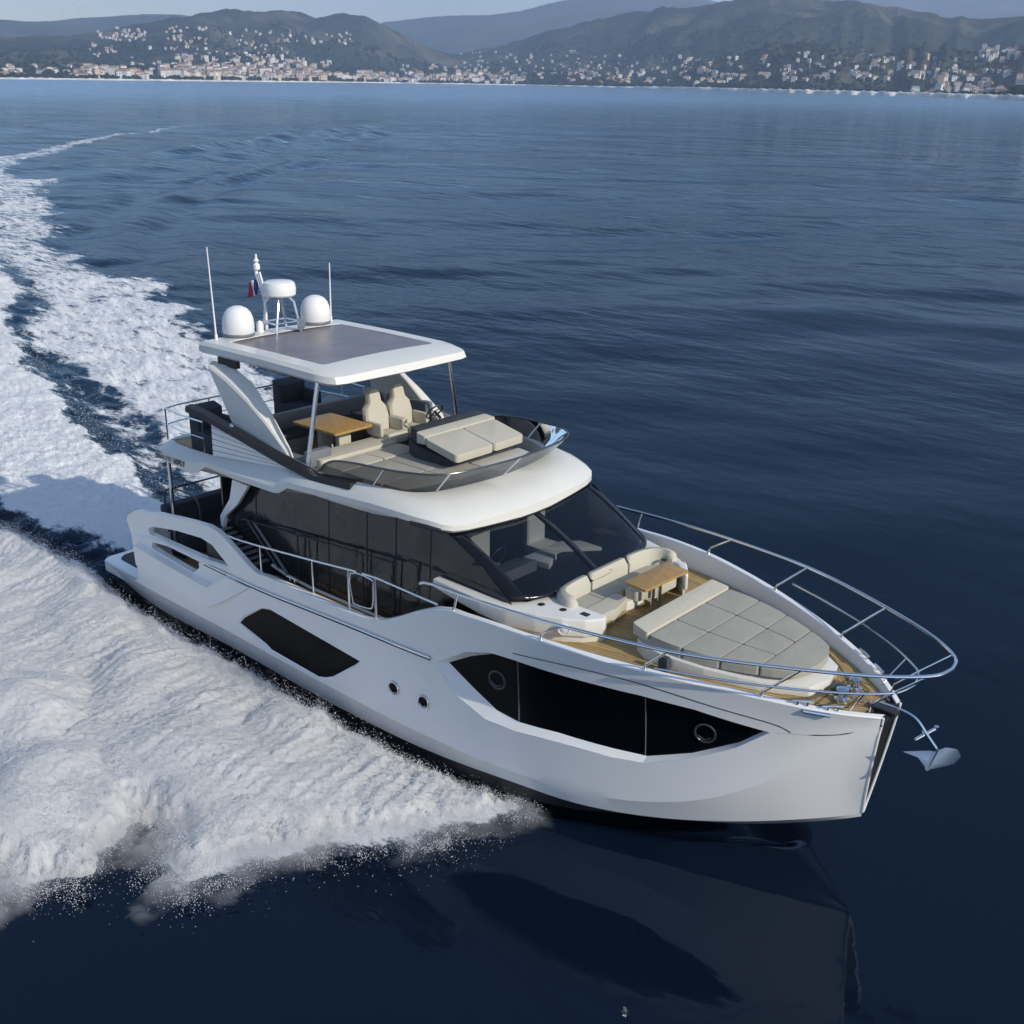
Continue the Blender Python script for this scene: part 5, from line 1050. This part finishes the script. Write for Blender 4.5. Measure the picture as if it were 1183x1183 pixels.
br = spline([(12.78, -1.12, 0), (12.62, -1.13, 0), (12.48, -1.02, 0), (12.42, -.8, 0), (12.40, -.4, 0), (12.40, .6, 0), (12.42, 1.1, 0), (12.48, 1.36, 0), (12.62, 1.50, 0), (12.85, 1.50, 0)], 6)
brs = resamp(br, 61)
for i0, i1 in ((0, 20), (21, 40), (41, 60)):
    R = []
    for i in range(i0, i1 + 1):
        p = brs[i]; t = (brs[min(i + 1, 60)] - brs[max(i - 1, 0)]).normalized(); nn = Vector((-t.y, t.x, 0)) * -1   # outward = aft
        if nn.dot(Vector((12.9, 0, 0)) - p) > 0: nn = -nn
        e = 1 if i0 < i < i1 else .8; hh = .34 * (1 - .35 * max(0, (p.x - 12.7) / .45))
        R.append([p + nn * -.03 * e + Vector((0, 0, 2.98)), p + nn * -.02 * e + Vector((0, 0, 2.98 + hh * .75 * e)), p + nn * .03 + Vector((0, 0, 2.98 + hh * e)), p + nn * .11 * e + Vector((0, 0, 2.98 + hh * .98 * e)), p + nn * .17 * e + Vector((0, 0, 2.98 + hh * .8 * e)), p + nn * .18 * e + Vector((0, 0, 2.98))])
    g = MB(); g.rings(R, cap0=True, cap1=True); g.build("backrest_cushion", cushl, trunk, 50)
# groove well behind the backrest, cup holders, loudspeaker
g = MB()
for sg in (-1, 1):
    for x, y in ((12.35, 1.52), (12.72, 1.42)): g.lathe([(.05, 0), (.06, .006), (.04, .012)], (x, sg * y, tz(x, 0) + .003), 18)
    g.rbox(13.0, 13.14, sg * 1.30 - .05, sg * 1.30 + .05, 3.13, 3.165, .008, 1)
g.build("cup_holder", blackp, trunk)
for sg in (-1, 1):
    g = MB(); g.lathe([(.10, 0), (.105, .02), (.09, .03), (.085, .022), (.03, .028), (.028, .035), (.005, .036)], (0, 0, 0), 24); o = g.build("deck_speaker", white, trunk)
    nn = Vector((.42, sg * .9, 0)).normalized(); o.location = Vector((12.95, sg * 1.665, 3.0)) + nn * .03; o.rotation_euler = nn.to_track_quat('Z', 'Y').to_euler()
    o.scale = (1, 1, 1)
ft = bpy.data.objects.new("foredeck_table", None); link(ft, Y)
g = MB(); g.bev(rnd([(13.05, -.24), (13.52, -.30), (13.58, .88), (13.08, .95)], .03), 3.33, 3.375, .012); g.build("tabletop", teakt, ft)
g = MB()
for y in (.22, .42): g.tube([(13.32, y, 2.63), (13.32, y, 3.33)], .035, 12)
g.rbox(13.2, 13.44, .1, .55, 3.28, 3.33, .01); g.build("leg", steel, ft)
sp_ = bpy.data.objects.new("foredeck_sunpad", None); link(sp_, Y)
hw = lambda x: float(np.interp(x, [13.9, 14.3, 14.7, 15.2, 15.7, 16.1, 16.35], [1.12, 1.19, 1.18, 1.08, .91, .73, .52]))
def band(x0, x1, y0f, y1f, n=6): xs = np.linspace(x0, x1, n); return [(x, y0f(x)) for x in xs] + [(x, y1f(x)) for x in xs[::-1]]
P = [(13.95, -1.1)] + [(x, -(hw(x) + .07)) for x in np.linspace(14.2, 16.2, 9)] + [(16.58, -.46), (16.68, 0), (16.58, .46)] + [(x, hw(x) + .08) for x in np.linspace(16.2, 14.2, 9)] + [(13.95, 1.1)]
g = MB(); g.bev(P, 2.63, lambda x, y: 2.96 - .06 * (x - 14), .02); g.build("pad_base", gel_top, sp_)
cushion("headrest_cushion", [(13.88, -1.15), (14.2, -1.20), (14.2, 1.20), (13.88, 1.15)], 3.03, lambda x, y: 3.22 - .2 * (x - 13.9), cushl, sp_, .05, .04)
g = MB(); g.bev([(13.95, -1.05), (14.25, -1.1), (14.25, 1.1), (13.95, 1.05)], 2.64, 3.04, .01); g.build("pad_riser", gel_top, sp_)
zp = lambda x, y: 3.13 - .05 * (x - 14.2)
def padc(P): g = MB(); g.bev(rnd(P, .04), 2.90, zp, .04, 3); g.build("pad_cushion", cush, sp_, 40)
e = .008; xsec = [14.22, 14.80, 15.38, 15.92]
for a, b_ in zip(xsec, xsec[1:]):
    for f0, f1 in ((lambda x: -hw(x), lambda x: -hw(x) * .36 - e), (lambda x: -hw(x) * .36 + e, lambda x: hw(x) * .36 - e), (lambda x: hw(x) * .36 + e, lambda x: hw(x))): padc(band(a + e, b_ - e, f0, f1, 4))
padc([(15.93, -hw(15.93)), (16.1, -hw(16.1)), (16.36, -.56), (16.48, -.3), (16.52, 0), (16.48, .3), (16.36, .56), (16.1, hw(16.1)), (15.93, hw(15.93))])
g = MB()
for sg in (-1, 1): g.rbox(14.55, 14.72, sg * 1.36 - .05, sg * 1.36 + .05, 2.7, 2.98, .03)
g.build("pad_strut", greyf, sp_)
# ---- bow rail and side rail
def zr(x): return 3.42 + (x - 10.9) * .021
TRL = [(10.9, 2.53), (12, 2.53), (13.3, 2.43), (14.7, 2.19), (15.4, 2.0), (16.1, 1.72), (16.9, 1.34), (17.6, .95), (18.05, .62), (18.32, .32), (18.4, 0)]
half = spline([(x, -y, zr(x)) for x, y in TRL], 6)
rail = bpy.data.objects.new("bow_rail", None); link(rail, Y)
tail = [Vector((10.62, -2.55, 3.36)), Vector((10.72, -2.54, 3.40))]
pl_ = tail + half; pl_ = pl_ + [Vector((p.x, -p.y, p.z)) for p in pl_[-2::-1]]
g = MB(); g.tube(pl_, .026, 10); g.build("top_rail", steel, rail)
LR = [(14.67 + .25, 2.06), (15.5, 1.84), (16.3, 1.48), (17.0, 1.08), (17.5, .72), (17.82, .38), (17.92, 0)]
half = spline([(x, -y, 3.15) for x, y in LR], 6); pl_ = half + [Vector((p.x, -p.y, p.z)) for p in half[-2::-1]]
g = MB(); g.tube(pl_, .018, 8); g.build("mid_rail", steel, rail)
g = MB()
for sg in (-1, 1):
    for bx, tx in ((11.35, 11.45), (13.05, 13.5), (14.67, 15.15), (16.23, 16.85)):
        y0 = hy(bx, sheer_z(bx)) - .06; z0 = sheer_z(bx); ty = float(np.interp(tx, [p[0] for p in TRL], [p[1] for p in TRL]))
        if bx < 12: g.tube([(bx, sg * -y0, z0), (tx, sg * -ty, zr(tx))], .02, 8)
        else: g.tube(spline([(bx, sg * -y0, z0), (bx + .02, sg * -y0, z0 + .1), (bx + .10, sg * -(y0 + .01), z0 + .17), (tx, sg * -ty, zr(tx))], 5), .02, 8)
        g.lathe([(.04, 0), (.03, .02)], (bx, sg * -y0, z0 + .018), 10)
    g.tube([(17.45, sg * -.34, 2.62), (17.5, sg * -.38, 2.85), (17.8, sg * -.40, 3.15), (18.25, sg * -.44, zr(18.2))], .018, 8)
    g.tube([(17.25, sg * -.55, 2.7), (17.5, sg * -.72, 3.15)], .014, 8)
g.build("stanchion", steel, rail)
sr = bpy.data.objects.new("side_rail", None); link(sr, Y)
g = MB()
for sg in (-1, 1):
    S1 = [(5.05, 2.68), (5.55, 2.72), (6.1, 2.76), (9.2, 3.1), (10.75, 3.02)]
    g.tube([(x, sg * 2.46, z) for x, z in [(4.7, 2.72), (5.5, 2.73), (6.14, 2.78), (7.7, 2.93), (8.95, 3.06)]], .022, 8)
    g.tube([(9.1, sg * 2.46, 3.07), (9.5, sg * 2.46, 3.09), (10.95, sg * 2.46, 3.05)], .022, 8)
    for x, zt_ in ((6.16, 2.78), (7.72, 2.93), (8.72, 3.04), (9.42, 3.08)): g.tube([(x, sg * 2.46, 2.26), (x, sg * 2.46, zt_)], .024 if x > 8 else .018, 8)
    g.tube(spline([(8.78, sg * 2.46, 2.98), (9.3, sg * 2.46, 3.02), (9.36, sg * 2.46, 2.9), (9.34, sg * 2.46, 2.55), (9.25, sg * 2.46, 2.45), (8.88, sg * 2.46, 2.42), (8.8, sg * 2.46, 2.5)], 3, True), .014, 8, closed=True)
g.build("rail_tube", steel, sr)
# deck fittings
def cleat(x, y, z, rz, n="cleat"):
    g = MB()
    for d in (-.07, .07): g.tube([(d, 0, 0), (d, 0, .06)], .016, 8)
    g.tube([(-.15, 0, .065), (0, 0, .075), (.15, 0, .065)], .017, 8); o = g.build(n, steel, Y); o.location = (x, y, z); o.rotation_euler = (0, 0, rz); return o
for sg in (-1, 1):
    for x, a in ((16.75, .62), (17.1, .7)): cleat(x, sg * -(hy(x, sheer_z(x)) - .05), sheer_z(x) + .02, sg * a)
    cleat(7.0, sg * -2.38, 2.27, 0)
    g = MB(); x = 16.9; y = hy(x, sheer_z(x)) + .01; g.tube([(x - .12, sg * -(y + .07), sheer_z(x) - .02), (x + .2, sg * -(y - .13), sheer_z(x) - .06)], .03, 8); g.build("fairlead", steel, Y)
wl = bpy.data.objects.new("windlass", None); link(wl, Y)
for y in (-.22, .2):
    g = MB(); g.lathe([(.11, 0), (.11, .05), (.06, .07), (.05, .13), (.09, .17), (.09, .2), (.03, .22)], (16.98, y, dz(16.98) + .01), 20); g.build("capstan", steel, wl)
g = MB(); g.rbox(16.75, 16.9, -.12, .1, DZ, DZ + .12, .02); g.build("motor_box", steeld, wl)
g = MB()
for i in range(14): a = 17.05 + i * .045; g.tube([(a + .022 * math.cos(q), .0 + (.012 * math.sin(q) if i % 2 else 0), DZ + .03 + (0 if i % 2 else .012 * math.sin(q))) for q in np.linspace(0, 2 * PI, 8, endpoint=False)], .006, 5, closed=True)
g.build("chain", steel, wl)
# hatch lines on the foredeck
g = MB(); z = dz(16.9) + .012
for P in ([(16.75, -.62), (17.15, -.34), (17.15, .34), (16.75, .62)],):
    g.tube([(x, y, z) for x, y in P], .008, 4, closed=True)
g.build("locker_hatch_line", seam, Y)
# anchor on its curved arm
an = bpy.data.objects.new("anchor", None); link(an, Y)
g = MB(); sh_ = spline([(17.45, 0, 2.66), (17.78, 0, 2.66), (18.02, 0, 2.60), (18.22, 0, 2.40), (18.36, 0, 2.26)], 5); R = []
for i, p in enumerate(sh_):
    w_, h_ = .025, .05; R.append([p + Vector((0, -w_, -h_)), p + Vector((0, w_, -h_)), p + Vector((0, w_, h_)), p + Vector((0, -w_, h_))])
g.rings(R, cap0=True, cap1=True); g.build("shank", steel, an, 30)
g = MB()   # two-lobed fluke
tipL, tipC, tipR, heel = Vector((18.02, -.30, 2.16)), Vector((18.30, -.12, 2.02)), Vector((18.60, .16, 2.20)), Vector((18.42, .06, 2.36))
V = [Vector((17.98, -.26, 2.22)), Vector((18.12, -.16, 2.20)), Vector((18.24, -.16, 2.10)), Vector((18.31, -.14, 2.0)), Vector((18.42, -.05, 2.04)), Vector((18.60, .08, 2.12)), Vector((18.66, .14, 2.24)), Vector((18.60, .12, 2.34)), Vector((18.46, .06, 2.34)), Vector((18.36, .0, 2.27)), Vector((18.20, -.08, 2.24))]
c1 = Vector((18.33, -.03, 2.16)); n = len(V)
g.add(V + [c1, c1 + Vector((.02, -.05, -.05))], [(i, (i + 1) % n, n) for i in range(n)] + [((i + 1) % n, i, n + 1) for i in range(n)])
g.tube([V[3], V[9], Vector((18.36, 0, 2.30))], .028, 6); g.build("fluke", fluke_m, an, 20)
g = MB(); g.tube([(18.10, -.16, 2.42), (18.24, .17, 2.50)], .022, 8); g.lathe([(.035, -.03), (.035, .03)], (18.25, .19, 2.505), 10); g.build("stock", steel, an)
g = MB(); g.rbox(17.35, 17.75, -.09, .09, 2.60, 2.66, .01); g.tube([(17.72, -.1, 2.62), (17.72, .1, 2.62)], .04, 10); g.build("bow_roller", steeld, an)

# every separate piece becomes an object of its own kind
def split_pieces(o):
    me = o.data; nv = len(me.vertices)
    if nv > 30000 or nv < 6: return
    lab = list(range(nv))
    def find(a):
        while lab[a] != a: lab[a] = lab[lab[a]]; a = lab[a]
        return a
    for e in me.edges:
        a, b_ = find(e.vertices[0]), find(e.vertices[1])
        if a != b_: lab[a] = b_
    comp = {}
    for i in range(nv): comp.setdefault(find(i), []).append(i)
    if len(comp) < 2: return
    B = []
    for k, ids in comp.items():
        P = np.array([me.vertices[i].co[:] for i in ids]); B.append([set([k]), P.min(0) - .012, P.max(0) + .012])
    ch = True
    while ch:
        ch = False
        for i in range(len(B)):
            for j in range(i + 1, len(B)):
                if (B[i][1] <= B[j][2]).all() and (B[j][1] <= B[i][2]).all():
                    B[i] = [B[i][0] | B[j][0], np.minimum(B[i][1], B[j][1]), np.maximum(B[i][2], B[j][2])]; B.pop(j); ch = True; break
            if ch: break
    if len(B) < 2: return
    for q in B[1:]:
        c = o.copy(); c.data = me.copy(); link(c); c.parent = o.parent; keep = q[0]
        bm = bmesh.new(); bm.from_mesh(c.data); bm.verts.ensure_lookup_table()
        bmesh.ops.delete(bm, geom=[v for v in bm.verts if find(v.index) not in keep], context='VERTS'); bm.to_mesh(c.data); bm.free()
    bm = bmesh.new(); bm.from_mesh(me); bm.verts.ensure_lookup_table(); keep = B[0][0]
    bmesh.ops.delete(bm, geom=[v for v in bm.verts if find(v.index) not in keep], context='VERTS'); bm.to_mesh(me); bm.free()
for o in [c for c in Y.children_recursive if c.type == 'MESH' and not c.name.startswith(("hull.", "groove", "chain", "lettering", "foredeck", "side_deck"))]:
    if o.name != "hull": split_pieces(o)
for top_ in [o for o in S.objects if o.name.startswith("covered_deck_chair")]:
    for o in list(top_.children): split_pieces(o)
